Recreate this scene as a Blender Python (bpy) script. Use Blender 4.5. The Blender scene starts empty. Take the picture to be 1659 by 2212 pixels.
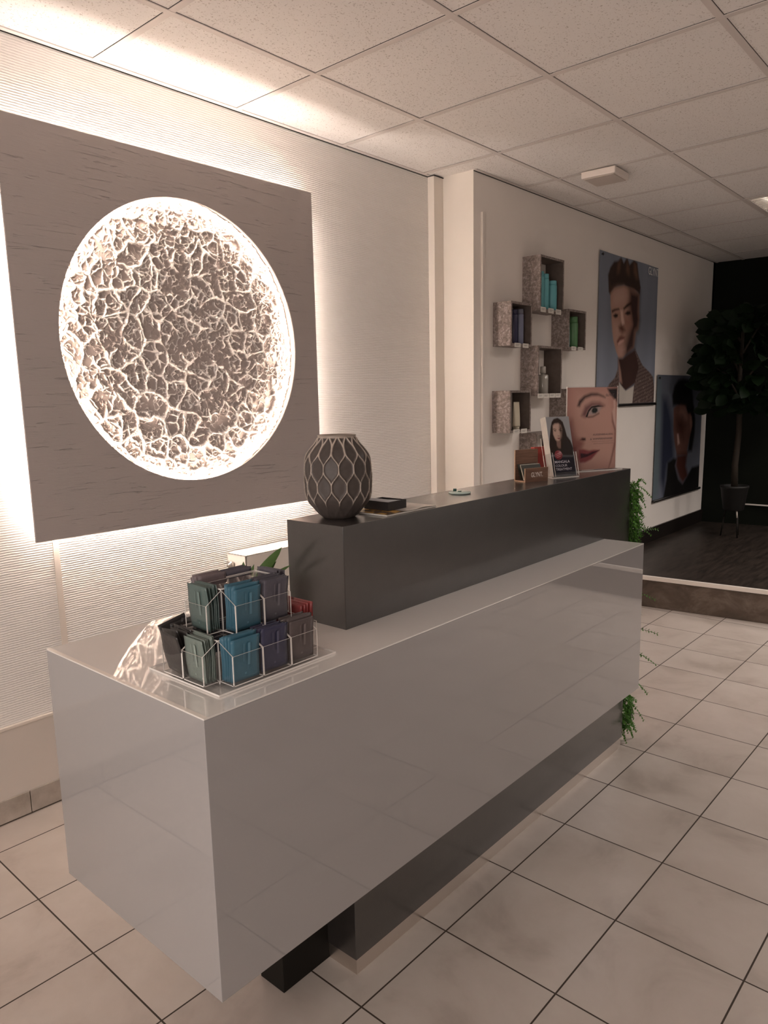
import bpy, bmesh, math, random
import numpy as np
from mathutils import Vector, Matrix
random.seed(7); rng = np.random.default_rng(11)
SC = bpy.context.scene
COL = SC.collection
PI = math.pi

# ---------------------------------------------------------------- camera
cam_d = bpy.data.cameras.new('camera'); cam = bpy.data.objects.new('camera', cam_d); COL.objects.link(cam)
R_ = Vector((0.65888, -0.75192, -0.02204)); D_ = Vector((-0.1375, -0.09157, -0.98626)); F_ = Vector((0.73957, 0.65286, -0.16372))
M = Matrix((R_, -D_, -F_)).transposed().to_4x4(); M.translation = Vector((0, 0, 1.4502))
cam.matrix_world = M
cam_d.sensor_fit = 'HORIZONTAL'; cam_d.sensor_width = 36.0
cam_d.lens = 36.0 * 1589.66 / 1659.0
cam_d.shift_x = (829.5 - 824.22) / 1659.0
cam_d.shift_y = (1129.29 - 1106.0) / 1659.0
cam_d.clip_start = 0.02
SC.camera = cam

# ---------------------------------------------------------------- light and exposure
SC.view_settings.view_transform = 'Standard'; SC.view_settings.look = 'None'
SC.view_settings.gamma = 1.0; SC.view_settings.use_curve_mapping = False
SC.view_settings.exposure = 0.95
SC.cycles.transparent_max_bounces = 32; SC.cycles.max_bounces = 10; SC.cycles.diffuse_bounces = 6
W = bpy.data.worlds.new('dusk'); SC.world = W; W.use_nodes = True
W.node_tree.nodes['Background'].inputs[0].default_value = (0.75, 0.70, 0.66, 1)
W.node_tree.nodes['Background'].inputs[1].default_value = 0.05
LED_OUTER = 39.0       # strip behind the square panel
LED_RING = 42.0        # strip inside the round recess
LED_COL = (1.0, 0.865, 0.785)
def area(name, loc, rot, sx, sy, power, color):
    l = bpy.data.lights.new(name, 'AREA'); l.shape = 'RECTANGLE'; l.size = sx; l.size_y = sy
    l.energy = power; l.color = color
    o = bpy.data.objects.new(name, l); o.location = loc; o.rotation_euler = rot; COL.objects.link(o); return o
# unseen fill lamps added just inside the assumed windows behind and right of camera
area('added_window_fill', (2.9, -2.52, 1.40), (-PI/2, 0, 0), 4.8, 1.7, 12.0, (1.0, 0.90, 0.855))
area('added_window_fill', (6.2, -2.52, 1.40), (-PI/2, 0, 0), 1.9, 1.7, 45.0, (1.0, 0.90, 0.84))
area('added_window_fill', (-1.72, 0.2, 1.35), (0, -PI/2, 0), 1.7, 2.6, 27.0, (1.0, 0.89, 0.83))

# unseen fill lamps added under the ceiling to brighten the room's far half
GX, GY, GP = 1.4743, 2.1326, .625
for i_ in (4, 6, 8):
    fl = area('added_ceiling_fill', (GX+(i_+.5)*GP, GY-3.5*GP, 2.645), (0, 0, 0), .56, .56, 12.0, (1.0, 0.90, 0.84)); fl.data.spread = math.radians(150)


# ---------------------------------------------------------------- measured places
H = 2.653; YW = 2.611; YS = 2.367; XP = 3.485
DX0, DX1, DY0, DY1, DZ0, DZ1 = 0.683, 2.586, 1.018, 1.609, 0.369, 0.920
UX0, UX1, UY0, UY1, UZ = 1.190, 2.808, 1.169, 1.3625, 1.1664
XB = -1.8; YR = -2.6; PF = 0.215      # back wall, right wall, raised floor height

# ---------------------------------------------------------------- helpers
def lin(c):
    return tuple((v/12.92 if v <= 0.04045 else ((v+0.055)/1.055)**2.4) for v in c)
def rgb(r, g, b):
    return lin((r/255, g/255, b/255))
class NT:
    def __init__(s, m): s.t = m.node_tree; s.n = s.t.nodes; s.b = s.n['Principled BSDF']; s.out = s.n['Material Output']
    def new(s, typ, **kw):
        n = s.n.new(typ)
        for k, v in kw.items(): setattr(n, k, v)
        return n
    def link(s, a, b): s.t.links.new(a, b)
    def math(s, op, a, b=None, c=None):
        n = s.n.new('ShaderNodeMath'); n.operation = op
        for i, v in enumerate((a, b, c)):
            if v is None: continue
            if isinstance(v, (int, float)): n.inputs[i].default_value = v
            else: s.link(v, n.inputs[i])
        return n.outputs[0]
    def noise(s, vec, scale, detail=3, rough=.5, dist=0):
        n = s.n.new('ShaderNodeTexNoise'); n.inputs['Scale'].default_value = scale
        n.inputs['Detail'].default_value = detail; n.inputs['Roughness'].default_value = rough
        n.inputs['Distortion'].default_value = dist
        if vec is not None: s.link(vec, n.inputs['Vector'])
        return n.outputs['Fac']
    def pos(s, scale=(1, 1, 1), obj=False):
        g = s.n.new('ShaderNodeTexCoord') if obj else s.n.new('ShaderNodeNewGeometry')
        m = s.n.new('ShaderNodeMapping'); m.inputs['Scale'].default_value = scale
        s.link(g.outputs['Object' if obj else 'Position'], m.inputs['Vector']); return m.outputs['Vector']
    def mix(s, fac, a, b):
        n = s.n.new('ShaderNodeMix'); n.data_type = 'RGBA'
        for sock, v in ((n.inputs['Factor'], fac), (n.inputs['A'], a), (n.inputs['B'], b)):
            if isinstance(v, (int, float)): sock.default_value = v
            elif isinstance(v, tuple): sock.default_value = (*v[:3], 1)
            else: s.link(v, sock)
        return n.outputs['Result']
    def ramp(s, fac, stops):
        n = s.n.new('ShaderNodeValToRGB'); e = n.color_ramp.elements
        e[0].position, e[0].color = stops[0][0], (*stops[0][1], 1)
        e[1].position, e[1].color = stops[-1][0], (*stops[-1][1], 1)
        for p, c in stops[1:-1]:
            x = e.new(p); x.color = (*c, 1)
        s.link(fac, n.inputs[0]); return n.outputs[0]
    def bump(s, h, dist, strength=1.0):
        n = s.n.new('ShaderNodeBump'); n.inputs['Distance'].default_value = dist; n.inputs['Strength'].default_value = strength
        s.link(h, n.inputs['Height']); s.link(n.outputs[0], s.b.inputs['Normal'])
def mat(name, color, rough=.6, metal=0, spec=.5, **kw):
    m = bpy.data.materials.new(name); m.use_nodes = True; t = NT(m); b = t.b
    b.inputs['Base Color'].default_value = (*color, 1); b.inputs['Roughness'].default_value = rough
    b.inputs['Metallic'].default_value = metal; b.inputs['Specular IOR Level'].default_value = spec
    for k, v in kw.items(): b.inputs[k].default_value = v
    return m
def speck(name, color, var=.12, scale=40, rough=.6, bump=0.0, bscale=None, **kw):
    m = mat(name, color, rough, **kw); t = NT(m); p = t.pos()
    f = t.noise(p, scale, 4)
    t.link(t.mix(f, tuple(c*(1-var) for c in color), tuple(min(1, c*(1+var)) for c in color)), t.b.inputs['Base Color'])
    if bump: t.bump(t.noise(p, bscale or scale*3, 3), bump)
    return m

# ---- mesh building
class MB:
    def __init__(s): s.bm = bmesh.new()
    def box(s, x0, x1, y0, y1, z0, z1, mi=0):
        v = [s.bm.verts.new(c) for c in ((x0,y0,z0),(x1,y0,z0),(x1,y1,z0),(x0,y1,z0),(x0,y0,z1),(x1,y0,z1),(x1,y1,z1),(x0,y1,z1))]
        fs = []
        for q in ((3,2,1,0),(4,5,6,7),(0,1,5,4),(1,2,6,5),(2,3,7,6),(3,0,4,7)):
            f = s.bm.faces.new([v[i] for i in q]); f.material_index = mi; fs.append(f)
        return fs
    def prism(s, pts, z0, z1, mi=0, axis='z'):
        def P(a, b, c): return {'z': (a, b, c), 'y': (a, c, b), 'x': (c, a, b)}[axis]
        lo = [s.bm.verts.new(P(a, b, z0)) for a, b in pts]; hi = [s.bm.verts.new(P(a, b, z1)) for a, b in pts]
        n = len(pts); fs = [s.bm.faces.new(lo[::-1]), s.bm.faces.new(hi)]
        for i in range(n): fs.append(s.bm.faces.new((lo[i], lo[(i+1) % n], hi[(i+1) % n], hi[i])))
        for f in fs: f.material_index = mi
        return fs
    def lathe(s, prof, seg=48, c=(0, 0), mi=0, fn=None, cap=True):
        rings = []
        for r, z in prof:
            ring = []
            for k in range(seg):
                a = 2*PI*k/seg; rr = fn(r, z, a) if fn else r
                ring.append(s.bm.verts.new((c[0]+rr*math.cos(a), c[1]+rr*math.sin(a), z)))
            rings.append(ring)
        for a, b in zip(rings, rings[1:]):
            for k in range(seg):
                f = s.bm.faces.new((a[k], a[(k+1) % seg], b[(k+1) % seg], b[k])); f.smooth = True; f.material_index = mi
        if cap:
            for rg, fl in ((rings[0], 1), (rings[-1], 0)):
                try:
                    f = s.bm.faces.new(rg[::-1] if fl else rg); f.material_index = mi
                except ValueError: pass
    def tube(s, pts, r, seg=8, mi=0, cap=True):
        pts = [Vector(p) for p in pts]; rad = r if isinstance(r, (list, tuple)) else [r]*len(pts)
        rings = []
        for i, p in enumerate(pts):
            d = (pts[min(i+1, len(pts)-1)]-pts[max(i-1, 0)]).normalized()
            a = d.orthogonal().normalized() if i == 0 else (a - d*a.dot(d)).normalized()
            b = d.cross(a)
            rings.append([s.bm.verts.new(p + (a*math.cos(2*PI*k/seg) + b*math.sin(2*PI*k/seg))*rad[i]) for k in range(seg)])
        for u, v in zip(rings, rings[1:]):
            for k in range(seg):
                f = s.bm.faces.new((u[k], u[(k+1) % seg], v[(k+1) % seg], v[k])); f.smooth = True; f.material_index = mi
        if cap:
            for rg in (rings[0][::-1], rings[-1]): 
                f = s.bm.faces.new(rg); f.material_index = mi
    def quad(s, *p, mi=0):
        f = s.bm.faces.new([s.bm.verts.new(q) for q in p]); f.material_index = mi; return f
    def build(s, name, m, parent=None, bevel=0, seg=2, loc=None, smooth_fix=True):
        bmesh.ops.recalc_face_normals(s.bm, faces=s.bm.faces)
        me = bpy.data.meshes.new(name); s.bm.to_mesh(me); s.bm.free()
        for x in (m if isinstance(m, (list, tuple)) else [m]): me.materials.append(x)
        o = bpy.data.objects.new(name, me); COL.objects.link(o)
        if parent is not None: o.parent = parent
        if loc: o.location = loc
        if bevel:
            b = o.modifiers.new('bevel', 'BEVEL'); b.width = bevel; b.segments = seg; b.limit_method = 'ANGLE'; b.harden_normals = False
        return o
def tag(o, label, cat, group=None):
    o['label'] = label; o['category'] = cat
    if group: o['group'] = group
    return o
def struct(o): o['kind'] = 'structure'; return o
def thing(name, loc, label, cat, group=None, rz=0):
    o = bpy.data.objects.new(name, None); o.empty_display_size = .05; COL.objects.link(o)
    o.location = loc; o.rotation_euler = (0, 0, rz); return tag(o, label, cat, group)
def box(name, x0, x1, y0, y1, z0, z1, m, parent=None, bevel=0):
    b = MB(); b.box(x0, x1, y0, y1, z0, z1); return b.build(name, m, parent, bevel)
def grid_mesh(name, V, nu, nv, m, parent=None, smooth=True, colors=None, attr=None, mask=None):
    """V: (nu*nv,3) array, rows v-major"""
    i = np.arange(nu*nv).reshape(nv, nu)
    q = np.stack([i[:-1, :-1], i[:-1, 1:], i[1:, 1:], i[1:, :-1]], -1).reshape(-1, 4)
    if mask is not None: q = q[mask.ravel()[q].all(1)]
    used = np.unique(q); remap = np.zeros(nu*nv, int); remap[used] = np.arange(len(used))
    q = remap[q]; V = V[used]
    me = bpy.data.meshes.new(name)
    me.vertices.add(len(V)); me.vertices.foreach_set('co', V.astype(np.float32).ravel())
    me.loops.add(q.size); me.loops.foreach_set('vertex_index', q.astype(np.int32).ravel())
    me.polygons.add(len(q)); me.polygons.foreach_set('loop_start', np.arange(0, q.size, 4, dtype=np.int32))
    me.polygons.foreach_set('use_smooth', np.full(len(q), smooth))
    me.update(calc_edges=True); me.validate()
    if colors is not None:
        a = me.color_attributes.new('print', 'FLOAT_COLOR', 'POINT')
        a.data.foreach_set('color', np.concatenate([colors[used], np.ones((len(used), 1))], 1).astype(np.float32).ravel())
    if attr is not None:
        a = me.attributes.new('pigment', 'FLOAT', 'POINT'); a.data.foreach_set('value', attr[used].astype(np.float32))
    me.materials.append(m)
    o = bpy.data.objects.new(name, me); COL.objects.link(o)
    if parent is not None: o.parent = parent
    return o
def text(name, body, width, m, parent, loc, rot, height=None, align='LEFT', weight=0.0):
    c = bpy.data.curves.new(name, 'FONT'); c.body = body; c.size = 1; c.offset = weight; c.resolution_u = 3
    c.align_x = align
    tmp = bpy.data.objects.new(name+'_c', c); COL.objects.link(tmp)
    dg = bpy.context.evaluated_depsgraph_get(); dg.update()
    me = bpy.data.meshes.new_from_object(tmp.evaluated_get(dg)); bpy.data.objects.remove(tmp)
    xs = [v.co.x for v in me.vertices]; ys = [v.co.y for v in me.vertices]
    s = width/(max(xs)-min(xs)); sy = height/(max(ys)-min(ys)) if height else s
    x0, y0 = min(xs), min(ys)
    for v in me.vertices: v.co = Vector(((v.co.x-x0)*s, (v.co.y-y0)*sy, 0))
    me.materials.clear(); me.materials.append(m)
    o = bpy.data.objects.new(name, me); COL.objects.link(o); o.parent = parent
    o.location = loc; o.rotation_euler = rot; return o

# ---------------------------------------------------------------- materials
def wallpaper(name, color, zs=118, amp=.0016):
    m = mat(name, color, .75, spec=.25); t = NT(m)
    p = t.pos(); sep = t.new('ShaderNodeSeparateXYZ'); t.link(p, sep.inputs[0])
    warp = t.noise(p, 16, 4, .65); w2 = t.noise(t.pos((34, 34, 200)), 1.0, 3, .6)
    zz = t.math('ADD', t.math('MULTIPLY', sep.outputs['Z'], 2*PI*zs), t.math('MULTIPLY', warp, 5.0))
    rib = t.math('SINE', zz)
    xx = t.math('SINE', t.math('ADD', t.math('MULTIPLY', t.math('ADD', sep.outputs['X'], sep.outputs['Y']), 2*PI*70), t.math('MULTIPLY', w2, 6)))
    h = t.math('ADD', t.math('MULTIPLY', rib, .42), t.math('ADD', t.math('MULTIPLY', xx, .03), t.math('MULTIPLY', w2, .7)))
    t.bump(h, amp, 1.0); return m
M_wall = wallpaper('ribbed_wallpaper', (.82, .79, .75))
M_wall2 = speck('painted_wall', (.83, .775, .72), .03, 5, .8, .0004, 260, spec=.2)
M_pillar = speck('smooth_paint', (.80, .74, .67), .02, 5, .6, spec=.3)
M_wlow = speck('smooth_wall_panel', (.66, .60, .54), .03, 4, .55, spec=.3)
M_trim = mat('cream_trim', (.76, .68, .60), .45)
M_bar = mat('ceiling_bar', (.68, .625, .59), .5, spec=.3)
M_dark = mat('gap_and_shadow_dark', (.02, .017, .015), .9)
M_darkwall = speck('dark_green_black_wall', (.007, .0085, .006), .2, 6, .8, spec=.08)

m = M_tile = mat('ceiling_tile', (.86, .825, .795), .9, spec=.1); t = NT(m); p = t.pos()
n1 = t.noise(p, 150, 2, .6); n2 = t.noise(p, 520, 2, .5)
pit = t.math('GREATER_THAN', n1, .64)
t.link(t.mix(t.math('MULTIPLY', pit, .60), (.86, .825, .795), (.38, .32, .27)), t.b.inputs['Base Color'])
t.bump(t.math('ADD', n2, t.math('MULTIPLY', pit, -1.0)), .0012)

def floor_tiles():
    m = mat('floor_tile', (.5, .45, .4), .38, spec=.45); t = NT(m)
    g = t.new('ShaderNodeNewGeometry'); mp = t.new('ShaderNodeMapping'); mp.vector_type = 'TEXTURE'
    mp.inputs['Location'].default_value = (1.127, 1.095, 0); mp.inputs['Rotation'].default_value = (0, 0, -.0106)
    mp.inputs['Scale'].default_value = (.3397, .3364, 1)
    t.link(g.outputs['Position'], mp.inputs['Vector']); sep = t.new('ShaderNodeSeparateXYZ'); t.link(mp.outputs[0], sep.inputs[0])
    def edge(s): 
        f = t.math('FRACT', t.math('ADD', s, 100.5)); return t.math('ABSOLUTE', t.math('SUBTRACT', f, .5))
    e = t.math('MINIMUM', edge(sep.outputs[0]), edge(sep.outputs[1]))
    gr = t.math('LESS_THAN', e, .0066)
    fl = t.new('ShaderNodeVectorMath', operation='FLOOR'); ad = t.new('ShaderNodeVectorMath', operation='ADD')
    ad.inputs[1].default_value = (50.0, 50.0, 0)
    t.link(mp.outputs[0], ad.inputs[0]); t.link(ad.outputs[0], fl.inputs[0])
    wn = t.new('ShaderNodeTexWhiteNoise'); t.link(fl.outputs[0], wn.inputs[0])
    mp2 = t.new('ShaderNodeVectorMath', operation='ADD'); sc = t.new('ShaderNodeVectorMath', operation='SCALE'); sc.inputs['Scale'].default_value = 7.0
    t.link(wn.outputs['Color'], sc.inputs[0]); t.link(g.outputs['Position'], mp2.inputs[0]); t.link(sc.outputs[0], mp2.inputs[1])
    n = t.noise(mp2.outputs[0], 3.2, 5, .6, .4); nf = t.noise(mp2.outputs[0], 26, 4, .6)
    c = t.ramp(n, [(.30, (.37, .315, .275)), (.46, (.49, .43, .385)), (.70, (.56, .50, .455))])
    c = t.mix(t.math('MULTIPLY', nf, .18), c, (.36, .31, .27))
    c = t.mix(t.math('MULTIPLY', wn.outputs['Value'], .12), c, (.62, .56, .50))
    t.link(t.mix(gr, c, (.045, .030, .020)), t.b.inputs['Base Color'])
    t.link(t.math('ADD', t.math('MULTIPLY', gr, .4), .36), t.b.inputs['Roughness'])
    t.bump(t.math('SUBTRACT', t.math('MULTIPLY', nf, .15), gr), .0015)
    return m
M_floor = floor_tiles()
M_vinyl = mat('dark_wood_floor', (.02, .016, .013), .42, spec=.35); t = NT(M_vinyl)
n = t.noise(t.pos((3, 22, 1)), 1.6, 5, .6)
t.link(t.ramp(n, [(.3, (.013, .010, .008)), (.7, (.044, .033, .027))]), t.b.inputs['Base Color'])
M_step = mat('brown_concrete', (.12, .09, .07), .6, spec=.3); t = NT(M_step)
n = t.noise(t.pos((1, 1, 1.6)), 5, 6, .65, .6)
t.link(t.ramp(n, [(.28, (.060, .042, .032)), (.5, (.105, .078, .060)), (.72, (.20, .155, .125))]), t.b.inputs['Base Color'])
M_white = mat('white_trim', (.78, .72, .66), .4)
M_top = mat('lit_desk_top_laminate', (.88, .85, .82), .3, spec=.2, **{'Coat Weight': 1.0, 'Coat Roughness': .004, 'Coat IOR': 2.6})  # laminate made paler than the body, brighter light painted into the colour
M_gloss = mat('light_grey_high_gloss_laminate', (.36, .348, .352), .25, spec=.3, **{'Coat Weight': 1.0, 'Coat Roughness': .012, 'Coat IOR': 1.8})
M_edge = mat('white_edge_band', (.88, .82, .76), .25)
M_anth = mat('anthracite_laminate', (.07, .062, .056), .36, spec=.6, **{'Coat Weight': 1.0, 'Coat Roughness': .20, 'Coat IOR': 1.7}); t = NT(M_anth)
p = t.pos(); a = t.noise(p, 12, 5, .65); b = t.noise(p, 260, 2, .6); s2 = t.math('GREATER_THAN', b, .68)
c = t.ramp(a, [(.3, (.017, .014, .013)), (.7, (.026, .022, .020))])
t.link(t.mix(t.math('MULTIPLY', s2, .5), c, (.02, .015, .012)), t.b.inputs['Base Color'])
t.bump(b, .0002)
M_black = mat('black_leg', (.012, .010, .008), .6, spec=.2)
M_steel = mat('brushed_plinth_steel', (.74, .68, .63), .30, 1.0)
M_rad = mat('radiator_enamel', (.80, .75, .68), .35)
M_led = bpy.data.materials.new('led_strip_base'); M_led.use_nodes = True
def emis(name, col, st):
    m = bpy.data.materials.new(name); m.use_nodes = True; t = NT(m)
    t.b.inputs['Base Color'].default_value = (.9, .9, .9, 1)
    t.b.inputs['Emission Color'].default_value = (*col, 1); t.b.inputs['Emission Strength'].default_value = st; return m
M_led1 = emis('warm_led_outer', LED_COL, LED_OUTER)
M_led2 = emis('warm_led_ring', (1, .79, .65), LED_RING)

# clear acrylic: mostly see-through faces with a fresnel gloss; edges painted pale for the light they gather
def acrylic(name, tint=(1, 1, 1), op=.06, rough=.02):
    m = bpy.data.materials.new(name); m.use_nodes = True; t = NT(m); t.n.remove(t.b)
    tr = t.new('ShaderNodeBsdfTransparent'); tr.inputs[0].default_value = (*tint, 1)
    gl = t.new('ShaderNodeBsdfGlossy'); gl.inputs['Roughness'].default_value = rough
    fr = t.new('ShaderNodeFresnel'); fr.inputs[0].default_value = 1.45
    mx = t.new('ShaderNodeMixShader'); gm = t.new('ShaderNodeNewGeometry')
    t.link(t.math('MULTIPLY', t.math('ADD', t.math('MULTIPLY', fr.outputs[0], .9), op*.3), t.math('SUBTRACT', 1.0, gm.outputs['Backfacing'])), mx.inputs[0])
    t.link(tr.outputs[0], mx.inputs[1]); t.link(gl.outputs[0], mx.inputs[2]); t.link(mx.outputs[0], t.out.inputs[0]); return m
M_acr = acrylic('clear_acrylic', (.985, .985, .985), .03)
M_acre = mat('acrylic_edge_painted_light', (.90, .86, .82), .2)

# ================================================================= SETTING
# floor
b = MB(); b.box(XB-.1, 7.6, YR-.1, YW+.1, -.06, 0); struct(b.build('floor', M_floor))
# raised floor beyond the step (front edge runs a little askew)
def stepx(y): return 4.905 + (1.914-y)*.085
b = MB(); b.prism([(stepx(YS+.0), YS), (stepx(YR), YR), (7.6, YR), (7.6, YS)], 0.001, PF-.028); struct(b.build('trim_1', M_step))
b = MB(); b.prism([(stepx(YS)+.012, YS), (stepx(YR)+.012, YR), (7.6, YR), (7.6, YS)], PF-.028, PF); struct(b.build('floor_raised', M_vinyl))
b = MB(); b.prism([(stepx(YS)-.006, YS), (stepx(YR)-.006, YR), (stepx(YR)+.018, YR), (stepx(YS)+.018, YS)], PF-.024, PF+.003); struct(b.build('trim_2', M_white))
# walls
box_ = lambda n, *a: struct(box(n, *a))
b = MB(); b.box(XB, XP, YW, YW+.1, 0, H+.1); struct(b.build('wall_left', M_wall))
b = MB(); b.prism([(XP, YS), (7.435, YS), (7.435, YW+.1), (XP, YW+.1)], 0, .3)
b2 = MB(); b2.prism([(XP, 0), (7.46, 0), (7.545, H+.1), (XP, H+.1)], YS, YW+.1, axis='y')
for f in b2.bm.faces:
    c = f.calc_center_median()
    if abs(c.x-XP) < 1e-4: f.material_index = 1
b.bm.free(); struct(b2.build('wall_left_far', [M_wall2, M_pillar]))
b = MB(); b.prism([(7.40, 0), (7.62, 0), (7.70, H+.1), (7.495, H+.1)], YR, YS, axis='y')
for v in b.bm.verts: v.co.x += (YS-v.co.y)*.09
struct(b.build('wall_far', M_darkwall))
b = MB(); b.box(7.43, 7.75, YS, YW+.1, 0, H+.1); struct(b.build('wall_far_return', M_darkwall))
b = MB(); b.box(XB-.1, XB, YR-.1, -1.3, 0, H+.1); b.box(XB-.1, XB, 1.7, YW+.1, 0, H+.1); b.box(XB-.1, XB, -1.3, 1.7, 0, .45); b.box(XB-.1, XB, -1.3, 1.7, 2.25, H+.1)
struct(b.build('wall_back', M_wall2))
b = MB(); b.box(XB, .4, YR-.1, YR, 0, H+.1); b.box(7.2, 8.1, YR-.1, YR, 0, H+.1); b.box(.4, 7.2, YR-.1, YR, 0, .45); b.box(.4, 7.2, YR-.1, YR, 2.3, H+.1)
struct(b.build('wall_right', M_wall2))
M_glass = acrylic('window_glass', (.9, .93, .95))
b = MB(); b.box(.4, 7.2, YR-.06, YR-.05, .45, 2.3); struct(b.build('window_1', M_glass))  # unseen windows added in these walls to bring in fill light
b = MB(); b.box(XB-.06, XB-.05, -1.3, 1.7, .45, 2.25); struct(b.build('window_2', M_glass))
# lower smooth wall panel, chair rail, tiled skirting
b = MB(); b.box(XB, 1.9, YW-.004, YW, .085, .340); struct(b.build('wall_left_lower', M_wlow))
b = MB(); b.box(XB, XP, YW-.012, YW, .340, .352); struct(b.build('trim_3', M_trim, bevel=.002))
M_skirt = mat('skirting_tile', (.46, .40, .35), .4); t = NT(M_skirt)
n = t.noise(t.pos(), 14, 5, .6); t.link(t.ramp(n, [(.3, (.36, .31, .26)), (.7, (.52, .46, .40))]), t.b.inputs['Base Color'])
b = MB()
x = .9955-.3*9
while x < XP-.01:
    b.box(max(x+.0015, XB), min(x+.2985, XP), YW-.011, YW, .006, .088); x += .3
b.box(XB, XP, YW-.006, YW, .0, .083, 1)
struct(b.build('baseboard_left', [M_skirt, mat('grout_brown', (.09, .062, .04), .9)], bevel=.001))
b = MB(); b.box(4.87, 7.45, YS-.014, YS, PF, .334); struct(b.build('baseboard_left_far', mat('black_skirting', (.012, .009, .008), .4)))
# vertical joint strip on the wall below the panel
b = MB(); b.box(1.166, 1.188, YW-.005, YW, .352, .98); struct(b.build('trim_4', M_trim, bevel=.001))
# boxed pipe in the corner before the return of the far wall
b = MB(); b.box(3.402, XP-.001, YW-.043, YW, 0, H-.004); struct(b.build('trim_5', M_pillar, bevel=.001))
# slim cable duct on the shelf wall
b = MB(); b.box(3.553, 3.575, YS-.014, YS, .90, 2.452); struct(b.build('trim_6', M_white, bevel=.001))
# thin strip on the dark wall
b = MB(); b.box(7.44, 7.452, 1.0, 1.975, .402, .414); struct(b.build('trim_7', M_white))

# ceiling: tiles above a T-bar grid of 625 mm
GX, GY, GP = 1.4743, 2.1326, .625
b = MB()
xs = [GX+GP*i for i in range(-6, 12)]; ys = [GY-GP*j for j in range(0, 9)]
LX, LY = 6, 1    # tile taken by the louvre lamp: x from xs index of i=6, y row between j=-1 and -2
for i in range(-6, 10):
    x0 = GX+GP*i+.0135; x1 = x0+GP-.027
    if x1 < XB: continue
    x0 = max(x0, XB)
    for j in range(-1, 8):
        y1 = GY-GP*j-.0135; y0 = y1-GP+.027
        if j == -1: y1 = YW-.001
        if (i, j) == (6, 1): continue
        if j == -1 and x0 > XP-.05: y1 = YS-.001
        elif j == -1 and x1 > XP:
            b.box(x0, XP-.0, y0, YW-.001, H+.003, H+.014); b.box(XP, x1, y0, YS-.001, H+.003, H+.014); continue
        if y0 < YR: y0 = YR
        b.box(x0, min(x1, 7.9), y0, y1, H+.003, H+.014)
b.box(XB-.1, 8.1, YR-.1, YW+.1, H+.05, H+.09, 1)
struct(b.build('ceiling', [M_tile, M_dark]))
b = MB()
for j in range(0, 8): 
    y = GY-GP*j
    b.box(XB, 7.9, y-.012, y+.012, H-.001, H+.002)
for i in range(-5, 10):
    x = GX+GP*i
    b.box(x-.012, x+.012, YR, YS if x > XP else YW, H-.0006, H+.0016)
struct(b.build('trim_8', M_bar))
b = MB()
b.box(XB, XP, YW-.022, YW, H-.001, H+.001); b.box(XB, XP, YW-.0235, YW-.022, H-.001, H+.006)
b.box(XP, 7.55, YS-.022, YS, H-.001, H+.001); struct(b.build('trim_9', M_bar))
b = MB(); b.box(XB, XP, YW-.003, YW, H-.0045, H-.001); b.box(XP, 7.55, YS-.003, YS, H-.004, H-.001); b.box(3.398, XP, YW-.048, YW-.001, H-.004, H-.001)
struct(b.build('trim_10', M_dark))  # dark strips standing in for the shadow line along the ceiling edge

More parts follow.
